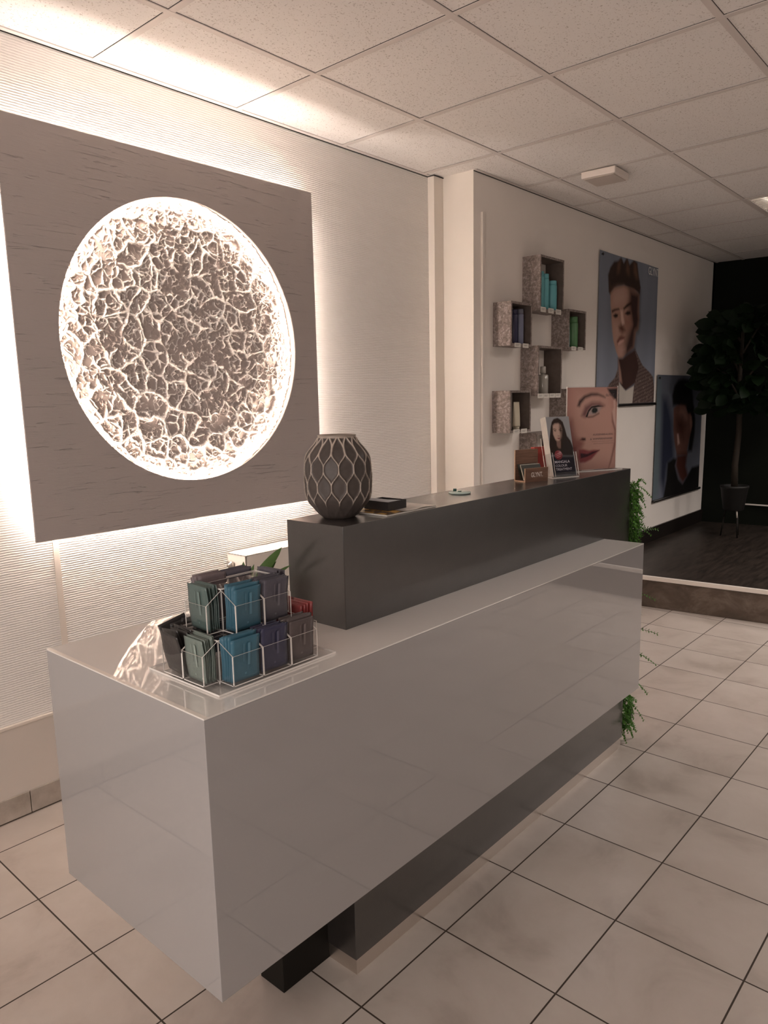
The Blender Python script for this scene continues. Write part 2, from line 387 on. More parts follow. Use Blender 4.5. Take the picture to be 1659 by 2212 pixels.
PRINT1=[
('hair',[[.152,.753],[.139,.858],[.167,.907],[.231,.955],[.293,.967],[.342,.997],[.383,.964],[.432,1.006],[.475,.964],[.54,1.003],[.595,.989],[.632,.89],[.666,.828],[.65,.765],[.627,.791],[.515,.807],[.394,.818],[.292,.802],[.219,.769],[.178,.735]]),
('face',[[.177,.75],[.243,.787],[.394,.818],[.556,.811],[.649,.777],[.653,.656],[.662,.623],[.656,.534],[.615,.515],[.59,.402],[.483,.36],[.406,.324],[.34,.322],[.297,.364],[.247,.442],[.221,.546],[.196,.649]]),
('shade',[[.488,.806],[.655,.793],[.653,.656],[.669,.601],[.649,.528],[.608,.508],[.597,.392],[.485,.327],[.429,.369],[.476,.452],[.534,.565],[.483,.697]]),
('neck',[[.327,.322],[.431,.331],[.605,.392],[.713,.293],[.639,.15],[.491,.093],[.38,.133],[.331,.258]]),
('neckl',[[.333,.312],[.385,.232],[.419,.15],[.358,.16]]),
('jacket',[[.605,.392],[.757,.282],[.962,.198],[1.012,.091],[1.029,.006],[.567,.002],[.612,.133],[.687,.264]]),
('jacket',[[.198,.143],[.284,.187],[.331,.258],[.358,.154],[.356,.001],[.17,-.001],[.105,.069]]),
('shirt',[[.355,.154],[.49,.096],[.612,.133],[.594,.002],[.363,.0]]),
('forehead',[[.226,.754],[.294,.787],[.396,.792],[.452,.749],[.404,.691],[.276,.665],[.219,.677]]),
('cheek',[[.232,.568],[.309,.567],[.365,.518],[.33,.463],[.279,.454],[.243,.511]]),
('cheekr',[[.437,.607],[.517,.613],[.535,.56],[.484,.519],[.434,.554]]),
('chin',[[.334,.393],[.399,.406],[.454,.386],[.404,.347],[.351,.35]]),
('streak',[[.294,.952],[.331,.972],[.323,.893],[.289,.838],[.274,.878]]),
('streak',[[.434,.979],[.463,.947],[.496,.87],[.457,.855],[.426,.916]]),
('streak',[[.542,.982],[.576,.976],[.619,.883],[.579,.868],[.546,.919]]),
('streak',[[.172,.816],[.214,.846],[.241,.813],[.206,.779],[.177,.755]]),
('hairline',[[.145,.854],[.285,.89],[.494,.902],[.634,.863],[.556,.811],[.394,.825],[.243,.793],[.182,.756]]),
('brow',[[.213,.635],[.253,.647],[.321,.658],[.335,.65],[.266,.636],[.219,.621]]),
('brow',[[.399,.664],[.456,.695],[.522,.717],[.531,.701],[.471,.678],[.413,.654]]),
('eye',[[.236,.602],[.273,.619],[.312,.615],[.306,.599],[.269,.589]]),
('eye',[[.429,.629],[.467,.65],[.514,.651],[.522,.633],[.476,.621]]),
('nose',[[.331,.532],[.381,.556],[.45,.517],[.392,.497],[.341,.513]]),
('noselt',[[.352,.645],[.387,.647],[.427,.564],[.388,.551],[.366,.581]]),
('mouth',[[.303,.435],[.336,.465],[.374,.478],[.447,.47],[.422,.453],[.357,.441],[.314,.413]]),
('lip',[[.319,.419],[.357,.441],[.422,.453],[.43,.442],[.371,.421],[.333,.411]])]

PRINT2=[
('strip',[[-.101,.991],[.059,.992],[.111,.599],[.113,.168],[.066,-.018],[-.035,-.015]]),
('navy',[[.115,.821],[.221,.809],[.333,.644],[.41,.306],[.277,.262],[.221,.018],[.127,.166],[.116,.545]]),
('hair',[[.341,.753],[.319,.834],[.359,.916],[.436,.964],[.534,.979],[.638,.963],[.721,.899],[.786,.743],[.832,.626],[.831,.508],[.79,.346],[.697,.347],[.715,.457],[.731,.572],[.659,.661],[.593,.725],[.432,.751]]),
('face',[[.358,.731],[.431,.756],[.576,.748],[.658,.678],[.717,.682],[.771,.599],[.752,.524],[.715,.457],[.68,.366],[.685,.319],[.478,.335],[.409,.446],[.369,.56]]),
('cheek',[[.504,.738],[.593,.725],[.632,.645],[.574,.635],[.495,.694]]),
('ear',[[.704,.664],[.744,.652],[.765,.57],[.736,.531],[.709,.595]]),
('shade',[[.43,.64],[.544,.642],[.61,.577],[.594,.464],[.474,.499]]),
('noselt',[[.461,.511],[.487,.509],[.517,.434],[.485,.425]]),
('neck',[[.478,.34],[.684,.336],[.666,.227],[.739,.133],[.609,.075],[.545,.123],[.459,.245]]),
('clothes',[[.403,.316],[.475,.301],[.445,.247],[.53,.124],[.609,.075],[.723,.134],[.807,.203],[1.031,.208],[1.061,-.024],[.199,-.041],[.261,.153],[.274,.29]])]

PRINT3=[
('lightskin',[[.129,.981],[.843,.986],[.99,.701],[1.005,.014],[.347,.0],[.18,.319],[.086,.587]]),
('hair',[[.794,.982],[1.001,.988],[1.001,.819],[.914,.87],[.828,.939]]),
('brow',[[.197,.78],[.231,.847],[.329,.902],[.467,.932],[.598,.929],[.722,.893],[.756,.873],[.615,.9],[.483,.898],[.353,.868],[.271,.807],[.246,.769]]),
('lid',[[.285,.661],[.352,.776],[.484,.822],[.649,.818],[.75,.776],[.684,.758],[.501,.773],[.418,.716],[.368,.639]]),
('white',[[.401,.672],[.484,.763],[.6,.78],[.684,.758],[.635,.7],[.518,.669]]),
('iris',[[.484,.714],[.501,.748],[.55,.762],[.6,.746],[.609,.711],[.568,.687],[.509,.689]]),
('lash',[[.368,.648],[.418,.726],[.484,.773],[.616,.784],[.725,.767],[.617,.762],[.492,.751],[.435,.706],[.401,.638]]),
('lash2',[[.401,.648],[.518,.654],[.635,.691],[.643,.68],[.518,.639],[.418,.635]]),
('dark',[[.086,.587],[.116,.465],[.18,.35],[.281,.315],[.246,.253],[.225,.006],[.0,.005],[.002,.53]]),
('nostril',[[.265,.368],[.308,.397],[.375,.39],[.38,.364],[.333,.357]]),
('shade',[[.113,.363],[.265,.368],[.332,.334],[.281,.273],[.18,.319]]),
('lips',[[.246,.253],[.349,.254],[.452,.234],[.556,.241],[.669,.234],[.609,.196],[.505,.125],[.383,.092],[.278,.091],[.236,.158]]),
('lipline',[[.28,.209],[.418,.193],[.521,.216],[.669,.234],[.539,.193],[.418,.161],[.288,.145]]),
('finger',[[.966,.849],[.924,.831],[.936,.752],[.905,.683],[.934,.602],[.994,.436]]),
('fline',[[.905,.683],[.922,.602],[.992,.477],[.992,.288],[.912,.074],[.861,-.001],[.926,.183],[.972,.331],[.975,.457],[.909,.582]])]

PRINT4=[
('hair',[[.166,.838],[.235,.917],[.335,.964],[.507,.981],[.621,.951],[.71,.908],[.769,.784],[.808,.662],[.926,.586],[1.002,.455],[.957,.336],[-.021,.362],[-.012,.504],[.069,.678]]),
('face',[[.254,.852],[.347,.883],[.515,.887],[.607,.853],[.635,.787],[.581,.667],[.47,.589],[.362,.575],[.277,.625],[.223,.707]]),
('shade',[[.553,.878],[.624,.844],[.637,.763],[.575,.651],[.48,.588],[.541,.7],[.524,.798]]),
('neck',[[.327,.592],[.511,.588],[.468,.469],[.383,.463],[.319,.512]]),
('eye',[[.266,.771],[.33,.776],[.376,.76],[.322,.753]]),
('eye',[[.513,.765],[.567,.772],[.614,.759],[.559,.75]]),
('brow',[[.244,.795],[.319,.802],[.395,.784],[.393,.778],[.315,.792],[.245,.786]]),
('brow',[[.486,.778],[.566,.797],[.63,.802],[.627,.794],[.562,.787],[.494,.77]]),
('lip',[[.364,.639],[.449,.646],[.527,.632],[.438,.615]]),
('nostril',[[.409,.679],[.481,.677],[.478,.669],[.416,.669]]),
('body',[[-.061,.363],[.999,.335],[.991,-.014],[-.089,-.005]]),
('hair2',[[.593,.586],[.837,.629],[.976,.496],[.957,.336],[.486,.348]])]
# ================================================================= BACKLIT WALL PANEL
PX0, PX1, PZ0, PZ1, YP = 1.077, 2.439, .995, 2.377, 2.531
CXP, CZP, CR = 1.765, 1.690, .541
M_panel = mat('taupe_brushed_plaster', (.44, .395, .375), .62, spec=.3); t = NT(M_panel)
st = t.noise(t.pos((4, 1, 80)), 1.5, 5, .65, .9); fi = t.noise(t.pos((40, 1, 260)), 1.0, 3, .6)
cut = t.math('SUBTRACT', 1.0, t.math('MINIMUM', t.math('MULTIPLY', t.math('ABSOLUTE', t.math('SUBTRACT', st, .64)), 60), 1.0))
t.bump(t.math('ADD', t.math('MULTIPLY', fi, .25), t.math('ADD', t.math('MULTIPLY', cut, .45), t.math('MULTIPLY', st, .35))), .0022)
pan = thing('backlit_wall_panel', (CXP, YW-.002, PZ0), 'large square taupe wall panel glowing at its edges around a round crackled relief', 'light panel')
def local(o, root):   # parts are modelled in world coordinates, then hung under the thing
    o.parent = root; o.matrix_parent_inverse = root_inv(root); return o
def root_inv(root):
    return (Matrix.Translation(root.location) @ root.rotation_euler.to_matrix().to_4x4()).inverted()
# front board with a round opening
b = MB(); N = 160
out = []
for k in range(N):
    a = 2*PI*k/N; c, s = math.cos(a), math.sin(a)
    tt = min((PX1-CXP)/c if c > 1e-9 else (PX0-CXP)/c if c < -1e-9 else 1e9, (PZ1-CZP)/s if s > 1e-9 else (PZ0-CZP)/s if s < -1e-9 else 1e9)
    out.append([CXP+c*tt, CZP+s*tt])
for X_, Z_ in ((PX0, PZ0), (PX0, PZ1), (PX1, PZ0), (PX1, PZ1)):
    k = min(range(N), key=lambda q: (out[q][0]-X_)**2+(out[q][1]-Z_)**2); out[k] = [X_, Z_]
inn = [(CXP+CR*math.cos(2*PI*k/N), CZP+CR*math.sin(2*PI*k/N)) for k in range(N)]
v = [[b.bm.verts.new((p[0], y, p[1])) for p in L] for L in (out, inn) for y in (YP, YP+.008)]
for k in range(N):
    q = (k+1) % N
    b.bm.faces.new((v[0][k], v[0][q], v[2][q], v[2][k])); b.bm.faces.new((v[1][k], v[3][k], v[3][q], v[1][q]))
    b.bm.faces.new((v[0][k], v[1][k], v[1][q], v[0][q])); f = b.bm.faces.new((v[2][k], v[2][q], v[3][q], v[3][k])); f.smooth = True
local(b.build('front_board', M_panel), pan)
# box behind, set in from the edge
ins = .055
b = MB(); YB0 = YP+.008
for a in ((PX0+ins, PX0+ins+.012, PZ0+ins, PZ1-ins), (PX1-ins-.012, PX1-ins, PZ0+ins, PZ1-ins), (PX0+ins+.012, PX1-ins-.012, PZ0+ins, PZ0+ins+.012), (PX0+ins+.012, PX1-ins-.012, PZ1-ins-.012, PZ1-ins)):
    b.box(a[0], a[1], YB0, YW-.001, a[2], a[3])
local(b.build('back_frame', M_white), pan)
def led(name, a):
    b = MB(); b.box(*a); local(b.build(name, M_led1), pan)
yl0, yl1 = YP+.038, YP+.052
led('led_strip', (PX0+ins-.003, PX0+ins-.0002, yl0, yl1, PZ0+ins, PZ1-ins))
led('led_strip', (PX1-ins+.0002, PX1-ins+.003, yl0, yl1, PZ0+ins, PZ1-ins))
led('led_strip', (PX0+ins, PX1-ins, yl0, yl1, PZ0+ins-.003, PZ0+ins-.0002))
led('led_strip', (PX0+ins, PX1-ins, yl0, yl1, PZ1-ins+.0002, PZ1-ins+.003))
# ring of led inside the recess, shining inwards over the relief
b = MB(); rr = CR+.016; YR0, YR1 = YP+.012, YP+.024
ra = []
for r, y in ((rr, YR0), (rr, YR1), (rr+.003, YR1), (rr+.003, YR0)):
    ra.append([b.bm.verts.new((CXP+r*math.cos(2*PI*k/N), y, CZP+r*math.sin(2*PI*k/N))) for k in range(N)])
for u, w in zip(ra, ra[1:]+ra[:1]):
    for k in range(N): b.bm.faces.new((u[k], u[(k+1) % N], w[(k+1) % N], w[k]))
local(b.build('led_ring', M_led2), pan)
b = MB(); ra = []
for r, y in ((rr+.004, YP+.0085), (rr+.004, YP+.060), (rr+.010, YP+.060), (rr+.010, YP+.0085)):
    ra.append([b.bm.verts.new((CXP+r*math.cos(2*PI*k/N), y, CZP+r*math.sin(2*PI*k/N))) for k in range(N)])
for u, w in zip(ra, ra[1:]+ra[:1]):
    for k in range(N):
        f = b.bm.faces.new((u[k], u[(k+1) % N], w[(k+1) % N], w[k])); f.smooth = True
local(b.build('recess_rim', mat('recess_rim_white', (.85, .80, .76), .5)), pan)

# crackled relief: ridges of a pulled plaster skin, three sizes of cell
def vnoise(x, y, f, seed):
    r = np.random.default_rng(seed).random((256, 256)); X = x*f+50; Y = y*f+50
    i = np.floor(X).astype(int); j = np.floor(Y).astype(int); u = X-i; w = Y-j; u = u*u*(3-2*u); w = w*w*(3-2*w)
    g = lambda a, c: r[a % 256, c % 256]
    return (g(i, j)*(1-u)+g(i+1, j)*u)*(1-w)+(g(i, j+1)*(1-u)+g(i+1, j+1)*u)*w
def fbm(x, y, f, seed, o=3):
    return sum(vnoise(x, y, f*2**k, seed+k)*.5**k for k in range(o))/sum(.5**k for k in range(o))
def cells(x, y, size, seed):
    r = np.random.default_rng(seed).random((128, 128, 2)); X = x/size+40; Y = y/size+40
    i = np.floor(X).astype(int); j = np.floor(Y).astype(int)
    PX, PY, D = [], [], []
    for a in range(-2, 3):
        for c in range(-2, 3):
            q = r[(i+a) % 128, (j+c) % 128]; px = i+a+q[..., 0]; py = j+c+q[..., 1]
            PX.append(px-X); PY.append(py-Y); D.append((px-X)**2+(py-Y)**2)
    PX, PY, D = map(np.array, (PX, PY, D)); o = np.argsort(D, axis=0)[:3]
    D = np.take_along_axis(D, o, 0); PX = np.take_along_axis(PX, o, 0); PY = np.take_along_axis(PY, o, 0)
    def ed(k):
        l = np.hypot(PX[k]-PX[0], PY[k]-PY[0])+1e-6; return (D[k]-D[0])/(2*l)*size
    return ed(1), ed(2)
NG = 760; RD = CR+.018
gx, gy = np.meshgrid(np.linspace(-RD, RD, NG), np.linspace(-RD, RD, NG)); rad = np.hypot(gx, gy)
wx = gx+.030*(fbm(gx, gy, 16, 1)-.5)+.010*(fbm(gx, gy, 60, 5)-.5); wy = gy+.030*(fbm(gx, gy, 16, 9)-.5)+.010*(fbm(gx, gy, 60, 13)-.5)
hgt = np.zeros_like(gx); pig = np.zeros_like(gx)
for size, seed, w, amp, thr in ((.086, 3, .0038, .0105, .32), (.045, 4, .0025, .008, .44), (.024, 6, .0013, .0045, .47)):
    sx = wx*(1+.0*seed)+.013*seed; sy = wy
    e1, e2 = cells(sx, sy, size, seed)
    mod = fbm(gx, gy, 1.1/size, 20+seed, 2)
    ww = w*(.55+1.1*mod)+w*1.9*np.exp(-(e2/(size*.16))**1.5)
    keep = np.clip((mod-thr)*7+.5, 0, 1)
    ww = ww*(.25+.75*keep)
    rid = np.exp(-(e1/ww)**1.7)*keep
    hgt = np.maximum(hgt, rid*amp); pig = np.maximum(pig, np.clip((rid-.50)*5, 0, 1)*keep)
fine = fbm(wx, wy, 70, 31, 3); fold = np.abs(fbm(wx, wy*1.6, 38, 41, 3)-.5)
hgt += .0050*(fine-.5)+.010*np.exp(-(fold/.035)**2)*.35+.012*(fbm(gx, gy, 9, 51, 2)-.5)
hgt += .006*np.clip((rad-CR+.085)/.085, 0, 1)**2*fbm(gx, gy, 22, 61, 2)
V = np.stack([CXP+gx, YP+.062-np.clip(hgt, 0, .034)-.004, CZP+gy], -1).reshape(-1, 3)
M_rel = mat('crackled_relief_plaster', (.3, .25, .23), .5, spec=.35); t = NT(M_rel)
at = t.new('ShaderNodeAttribute'); at.attribute_name = 'pigment'
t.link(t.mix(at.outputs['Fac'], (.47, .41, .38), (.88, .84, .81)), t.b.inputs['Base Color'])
V = V-np.array([CXP, YW-.002, PZ0])
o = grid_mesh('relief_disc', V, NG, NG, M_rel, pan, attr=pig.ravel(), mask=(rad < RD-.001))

# ================================================================= RADIATOR
rad_t = thing('radiator', (2.5, YW, 0), 'white panel radiator on the wall below the glowing square panel', 'radiator')
RX0, RX1, RY0, RZ0, RZ1 = 1.909, 3.10, 2.463, .25, .812
b = MB(); b.box(RX0+.012, RX1-.012, RY0+.001, RY0+.014, RZ0, RZ1-.004)
local(b.build('front_panel', M_rad, bevel=.004), rad_t)
b = MB(); b.box(RX0+.012, RX1-.012, YW-.045, YW-.030, RZ0, RZ1-.004); local(b.build('back_panel', M_rad, bevel=.004), rad_t)
b = MB(); b.box(RX0, RX0+.004, RY0, YW-.028, RZ0, RZ1)
local(b.build('side_cover', M_rad, bevel=.001), rad_t)
b = MB(); b.box(RX1-.004, RX1, RY0, YW-.028, RZ0, RZ1); local(b.build('side_cover', M_rad, bevel=.001), rad_t)
m = mat('radiator_grille', (.80, .75, .68), .4); t = NT(m); sep = t.new('ShaderNodeSeparateXYZ'); t.link(t.pos(), sep.inputs[0])
fx = t.math('ABSOLUTE', t.math('SUBTRACT', t.math('FRACT', t.math('MULTIPLY', sep.outputs[0], 62)), .5))
fy = t.math('ABSOLUTE', t.math('SUBTRACT', t.math('FRACT', t.math('MULTIPLY', sep.outputs[1], 48)), .5))
hole = t.math('MULTIPLY', t.math('LESS_THAN', fx, .26), t.math('LESS_THAN', fy, .14))
t.link(t.mix(hole, (.80, .75, .68), (.10, .08, .07)), t.b.inputs['Base Color'])
b = MB(); b.box(RX0, RX1, RY0, YW-.028, RZ1-.003, RZ1); local(b.build('top_grille', m), rad_t)
b = MB(); b.lathe([(.012, 0), (.012, .010), (.017, .012), (.017, .020), (.008, .024), (.008, .030), (.001, .031)], 20)
for v_ in b.bm.verts: v_.co = Vector((RX0-v_.co.z, 2.545+v_.co.x, .765+v_.co.y))
local(b.build('bleed_valve', mat('valve_metal', (.55, .50, .45), .3, .8)), rad_t)

# ================================================================= RECEPTION DESK
desk = thing('reception_desk', (1.9, 1.3, 0), 'glossy white reception desk box on a tall dark counter slab', 'reception desk')
b = MB(); b.box(DX0, DX1, DY0, DY1, DZ0, DZ1-.0035)
local(b.build('desk_body', M_gloss, bevel=.0012), desk)
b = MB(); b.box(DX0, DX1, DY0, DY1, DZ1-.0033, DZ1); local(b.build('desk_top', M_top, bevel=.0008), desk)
b = MB(); b.box(DX0-.0006, DX0+.0085, DY0+.0012, DY1-.001, DZ1+.0001, DZ1+.0008); local(b.build('edge_band', M_edge), desk)
PLZ = .045
b = MB(); b.box(UX0, UX1, UY0, UY1, PLZ, UZ); local(b.build('counter_slab', M_anth, bevel=.0012), desk)
b = MB(); b.box(UX0+.004, UX1-.004, UY0+.004, UY1-.02, 0, PLZ); local(b.build('steel_plinth', M_steel), desk)
b = MB(); b.box(1.034, 2.4, 1.271, 1.360, 0, DZ0+.01); local(b.build('leg', M_black, bevel=.001), desk)
for v_ in (): pass

# ================================================================= VASE
vx, vy = 1.292, 1.281
prof = [(.001, .0), (.038, .0), (.043, .003), (.052, .0115), (.067, .030), (.077, .049), (.0800, .068), (.0815, .100), (.0808, .131), (.0755, .154), (.064, .171), (.0525, .184), (.0462, .195), (.0455, .2005)]
P2_ = []
pr = np.array(prof[1:]); tq = np.linspace(0, len(pr)-1, 150)
def cr(a, i):
    i0 = int(min(max(math.floor(i), 0), len(a)-2)); u = i-i0; p0, p1, p2, p3 = a[max(i0-1, 0)], a[i0], a[i0+1], a[min(i0+2, len(a)-1)]
    return .5*((2*p1)+(-p0+p2)*u+(2*p0-5*p1+4*p2-p3)*u*u+(-p0+3*p1-3*p2+p3)*u**3)
S = np.array([cr(pr, i) for i in tq]); NA = 384
th = np.linspace(0, 2*PI, NA+1); TT, ZI = np.meshgrid(th, np.arange(150))
RR = S[ZI, 0]; ZZ = S[ZI, 1]
row = (ZZ-.036)/.0445     # rows of nodes
phi = row/2-.085*np.sin(2*PI*row); s_ = TT*14/(2*PI)+.2
dl = np.minimum(np.abs((s_+phi+.5) % 1-.5), np.abs((s_-phi+.5) % 1-.5))*(2*PI/14)*RR
wv = .0015+.0014*np.clip((ZZ-.14)/.03, 0, 1)
rg = np.exp(-(dl/wv)**1.6)*np.clip((ZZ-.026)/.02, 0, 1)
RR2 = RR+.0042*rg-.0012+.0012*np.exp(-(dl/.006)**2)
rimk = np.clip((ZZ-.1955)/.004, 0, 1); RR2 = RR2*(1-rimk)+(RR+.001)*rimk
V = np.stack([RR2*np.cos(TT), RR2*np.sin(TT), ZZ], -1).reshape(-1, 3)
M_vase = mat('brown_grey_glaze', (.07, .055, .047), .46, spec=.4); t = NT(M_vase)
at = t.new('ShaderNodeAttribute'); at.attribute_name = 'pigment'; nz = t.noise(t.pos(), 60, 4, .6)
t.link(t.mix(t.math('MULTIPLY', at.outputs['Fac'], t.math('ADD', .35, t.math('MULTIPLY', nz, .9))), t.mix(nz, (.050, .040, .037), (.092, .075, .067)), (.60, .51, .44)), t.b.inputs['Base Color'])
vase = thing('vase', (vx, vy, UZ), 'brown-grey ceramic vase with raised diamond ribs on the counter end', 'vase')
grid_mesh('vase_body', V, NA+1, 150, M_vase, vase, attr=np.maximum(np.clip((rg-.35)*2.2, 0, 1), rimk*.9).ravel())
b = MB(); b.lathe([(.0465, .2003), (.0475, .2025), (.0462, .2045), (.0430, .2040), (.0415, .201), (.043, .185), (.058, .165), (.062, .10), (.04, .02), (.001, .016)], 96, cap=False)
local_ = b.build('vase_lip', mat('vase_lip_glaze', (.30, .25, .21), .3), vase)

# ================================================================= SACHET DISPLAY
LC = (.790, 1.006, 1.115, 1.250); UC = (.825, .965, 1.144, 1.215)   # cores x0 x1 y0 y1
Z0, Z1, ZU0, ZU1 = DZ1+.010, 1.010, 1.016, 1.098
disp = thing('sachet_display', (.9, 1.18, DZ1), 'clear acrylic two-tier sachet stand on the white desk top', 'display stand')
T_ = .003
def slabs(name, lst, parent):
    b = MB()
    for a in lst:
        d = [a[1]-a[0], a[3]-a[2], a[5]-a[4]]; k = d.index(min(d)); fs = b.box(*a)
        for i, f in enumerate(fs): f.material_index = 0 if (i in ((0, 1) if k == 2 else (2, 4) if k == 1 else (3, 5))) else 1
    return local(b.build(name, [M_acr, M_acre]), parent)
slabs('base_plate', [(.757, 1.060, 1.074, 1.310, DZ1+.0005, DZ1+.0045)], disp)
slabs('lower_core', [(LC[0], LC[1], LC[2], LC[2]+T_, Z0-.005, Z1), (LC[0], LC[1], LC[3]-T_, LC[3], Z0-.005, Z1), (LC[0], LC[0]+T_, LC[2]+T_, LC[3]-T_, Z0-.005, Z1), (LC[1]-T_, LC[1], LC[2]+T_, LC[3]-T_, Z0-.005, Z1), (LC[0]-.002, LC[1]+.002, LC[2]-.002, LC[3]+.002, Z1, Z1+.003)], disp)
slabs('upper_core', [(UC[0], UC[1], UC[2], UC[2]+T_, ZU0-.002, ZU1), (UC[0], UC[1], UC[3]-T_, UC[3], ZU0-.002, ZU1), (UC[0], UC[0]+T_, UC[2]+T_, UC[3]-T_, ZU0-.002, ZU1), (UC[1]-T_, UC[1], UC[2]+T_, UC[3]-T_, ZU0-.002, ZU1), (UC[0]-.002, UC[1]+.002, UC[2]-.002, UC[3]+.002, ZU1, ZU1+.003)], disp)
# a pocket is an open tray hung on one side of the core; frame: origin on core face, u along it, n outward
def pocket(ox, oy, u, n, w, d, z0, hf, hb):
    b = MB()
    def P(a, c, z): return (ox+u[0]*a+n[0]*c, oy+u[1]*a+n[1]*c, z)
    def sl(pts, off):
        lo = [b.bm.verts.new(p) for p in pts]; hi = [b.bm.verts.new((p[0]+off[0], p[1]+off[1], p[2]+off[2])) for p in pts]
        b.bm.faces.new(lo); b.bm.faces.new(hi[::-1]); k = len(pts)
        for i in range(k): b.bm.faces.new((lo[i], lo[(i+1) % k], hi[(i+1) % k], hi[i])).material_index = 1
    sl([P(0, d, z0), P(w, d, z0), P(w, d, z0+hf), P(0, d, z0+hf)], (-n[0]*.002, -n[1]*.002, 0))
    for a in (0, w-.0018):
        sl([P(a, 0, z0), P(a, d, z0), P(a, d, z0+hf), P(a, .0, z0+hb)], (u[0]*.0018, u[1]*.0018, 0))
    sl([P(0, 0, z0), P(w, 0, z0), P(w, d, z0), P(0, d, z0)], (0, 0, .002))
    return local(b.build('pocket', [M_acr, M_acre]), disp)
def sach_mat(name, c, alt=None):
    m = mat(name, c, .33, spec=.5); t = NT(m)
    n = t.noise(t.pos(obj=True), 28, 3, .6)
    t.link(t.mix(n, tuple(v*.75 for v in c), tuple(min(1, v*1.3) for v in c)), t.b.inputs['Base Color']); t.bump(n, .0015); return m
SM = dict(teal=sach_mat('teal_foil', (0.052, 0.152, 0.217)), navy=sach_mat('navy_foil', (0.043, 0.043, 0.087)), brown=sach_mat('brown_foil', (0.102, 0.080, 0.080)),
          sage=sach_mat('sage_foil', (0.167, 0.210, 0.189)), black=sach_mat('black_foil', (0.032, 0.029, 0.029)), slate=sach_mat('slate_foil', (0.087, 0.081, 0.104)),
          green=sach_mat('grey_green_foil', (0.087, 0.131, 0.123)), red=sach_mat('dark_red_foil', (0.348, 0.072, 0.072)), mauve=sach_mat('mauve_foil', (0.174, 0.138, 0.145)))
M_print = mat('sachet_print', (.30, .30, .32), .4)
def sachet_mesh(kind, w=.064, h=.088):
    nu, nv = 9, 13; V = []
    for sgn in (1, -1):
        for j in range(nv):
            for i in range(nu):
                u = i/(nu-1)*2-1; v = j/(nv-1)*2-1
                bul = .0009*max(0, 1-abs(u)**3)*max(0, 1-abs(v)**4)
                V.append((u*w/2, sgn*(bul+.0001)+.0012*math.sin(v*3+u), (v+1)*h/2))
    me = bpy.data.meshes.new('sachet_'+kind); F = []
    for s in (0, 1):
        o = s*nu*nv
        for j in range(nv-1):
            for i in range(nu-1):
                q = [o+j*nu+i, o+j*nu+i+1, o+(j+1)*nu+i+1, o+(j+1)*nu+i]; F.append(q if s else q[::-1])
    per = [i for i in range(nu)]+[j*nu+nu-1 for j in range(1, nv)]+[(nv-1)*nu+i for i in range(nu-2, -1, -1)]+[j*nu for j in range(nv-2, 0, -1)]
    for a, c in zip(per, per[1:]+per[:1]): F.append([a, c, c+nu*nv, a+nu*nv])
    me.from_pydata(V, [], F); me.materials.append(SM[kind])
    for p in me.polygons: p.use_smooth = True
    return me
SME = {k: sachet_mesh(k) for k in SM}
KN = dict(teal='teal blue', navy='dark navy', brown='dark brown', sage='sage green', black='black', slate='slate grey', green='grey-green', red='dark red', mauve='mauve grey')
ORDW = ['', 'first', 'second', 'third', 'fourth', 'fifth', 'sixth', 'seventh', 'eighth']
PMAT = {k: mat(k+'_print', tuple(min(1, c*1.5+.03) for c in SM[k].node_tree.nodes['Principled BSDF'].inputs['Base Color'].default_value[:3]), .4) for k in SM}
def fill(kind, ox, oy, u, n, w, d, z0, cnt, where, messy=0, h=1.0, lean=.09):
    ang = math.atan2(n[1], n[0])+PI/2
    for k in range(cnt):
        c = .0045+(d-.011)*(k/(max(cnt-1, 1)))
        o = bpy.data.objects.new('sachet', SME[kind]); COL.objects.link(o)
        a = w/2+random.uniform(-.0012, .0012)
        o.scale = ((w-.0065)/.064, 1, h*random.uniform(.95, 1.03))
        ln = lean*((k/max(cnt-1, 1)))+random.uniform(-.03, .03)*(1+messy)
        o.location = (ox+u[0]*a+n[0]*c*.93, oy+u[1]*a+n[1]*c*.93, z0+.003)
        o.rotation_euler = (Matrix.Rotation(ang, 3, 'Z') @ Matrix.Rotation(ln, 3, 'X') @ Matrix.Rotation(random.uniform(-.02, .02)*(1+messy*2.2), 3, 'Y')).to_euler()
        if cnt > 1 and k == cnt-1: lab = '%s foil sachet at the front of the %s' % (KN[kind], where)
        else: lab = '%s foil sachet, %s back in the %s' % (KN[kind], ORDW[cnt-1-k], where)
        if cnt > 1 and k == cnt-1 and kind not in ('black', 'red'):
            for x_, w_, z_, h_ in ((-.006, .0012, .040, .036), (.006, .006, .030, .046), (-.001, .004, .012, .004)):
                pm = MB(); pm.quad((x_-w_/2, -.0024, z_), (x_+w_/2, -.0024, z_), (x_+w_/2, -.0024, z_+h_), (x_-w_/2, -.0024, z_+h_)); pm.build('printed_mark', PMAT[kind], o)
        tag(o, lab, 'sachet', '%s sachets in the %s' % (KN[kind], where))
FR, LE, BA, RI = (1, 0, 0, -1), (0, -1, -1, 0), (-1, 0, 0, 1), (0, 1, 1, 0)
def side(core, f, lst, z0, d, hf, hb, name, cnt, h=1.0):
    x0, x1, y0, y1 = core; u, n = f[:2], f[2:]
    L = (x1-x0) if u[0] else (y1-y0); w = L/len(lst)
    ox, oy = {FR: (x0, y0), LE: (x0, y1), BA: (x1, y1), RI: (x1, y0)}[f]
    for i, kind in enumerate(lst):
        px, py = ox+u[0]*w*i, oy+u[1]*w*i
        pocket(px, py, u, n, w-.0006, d, z0, hf, hb)
        if kind:
            pos = '' if len(lst) == 1 else (' left' if i == 0 else ' right' if i == len(lst)-1 else ' middle')
            fill(kind, px, py, u, n, w, d-.002, z0, cnt, '%s%s pocket' % (name, pos), messy=4 if kind == 'black' else 0, h=h)
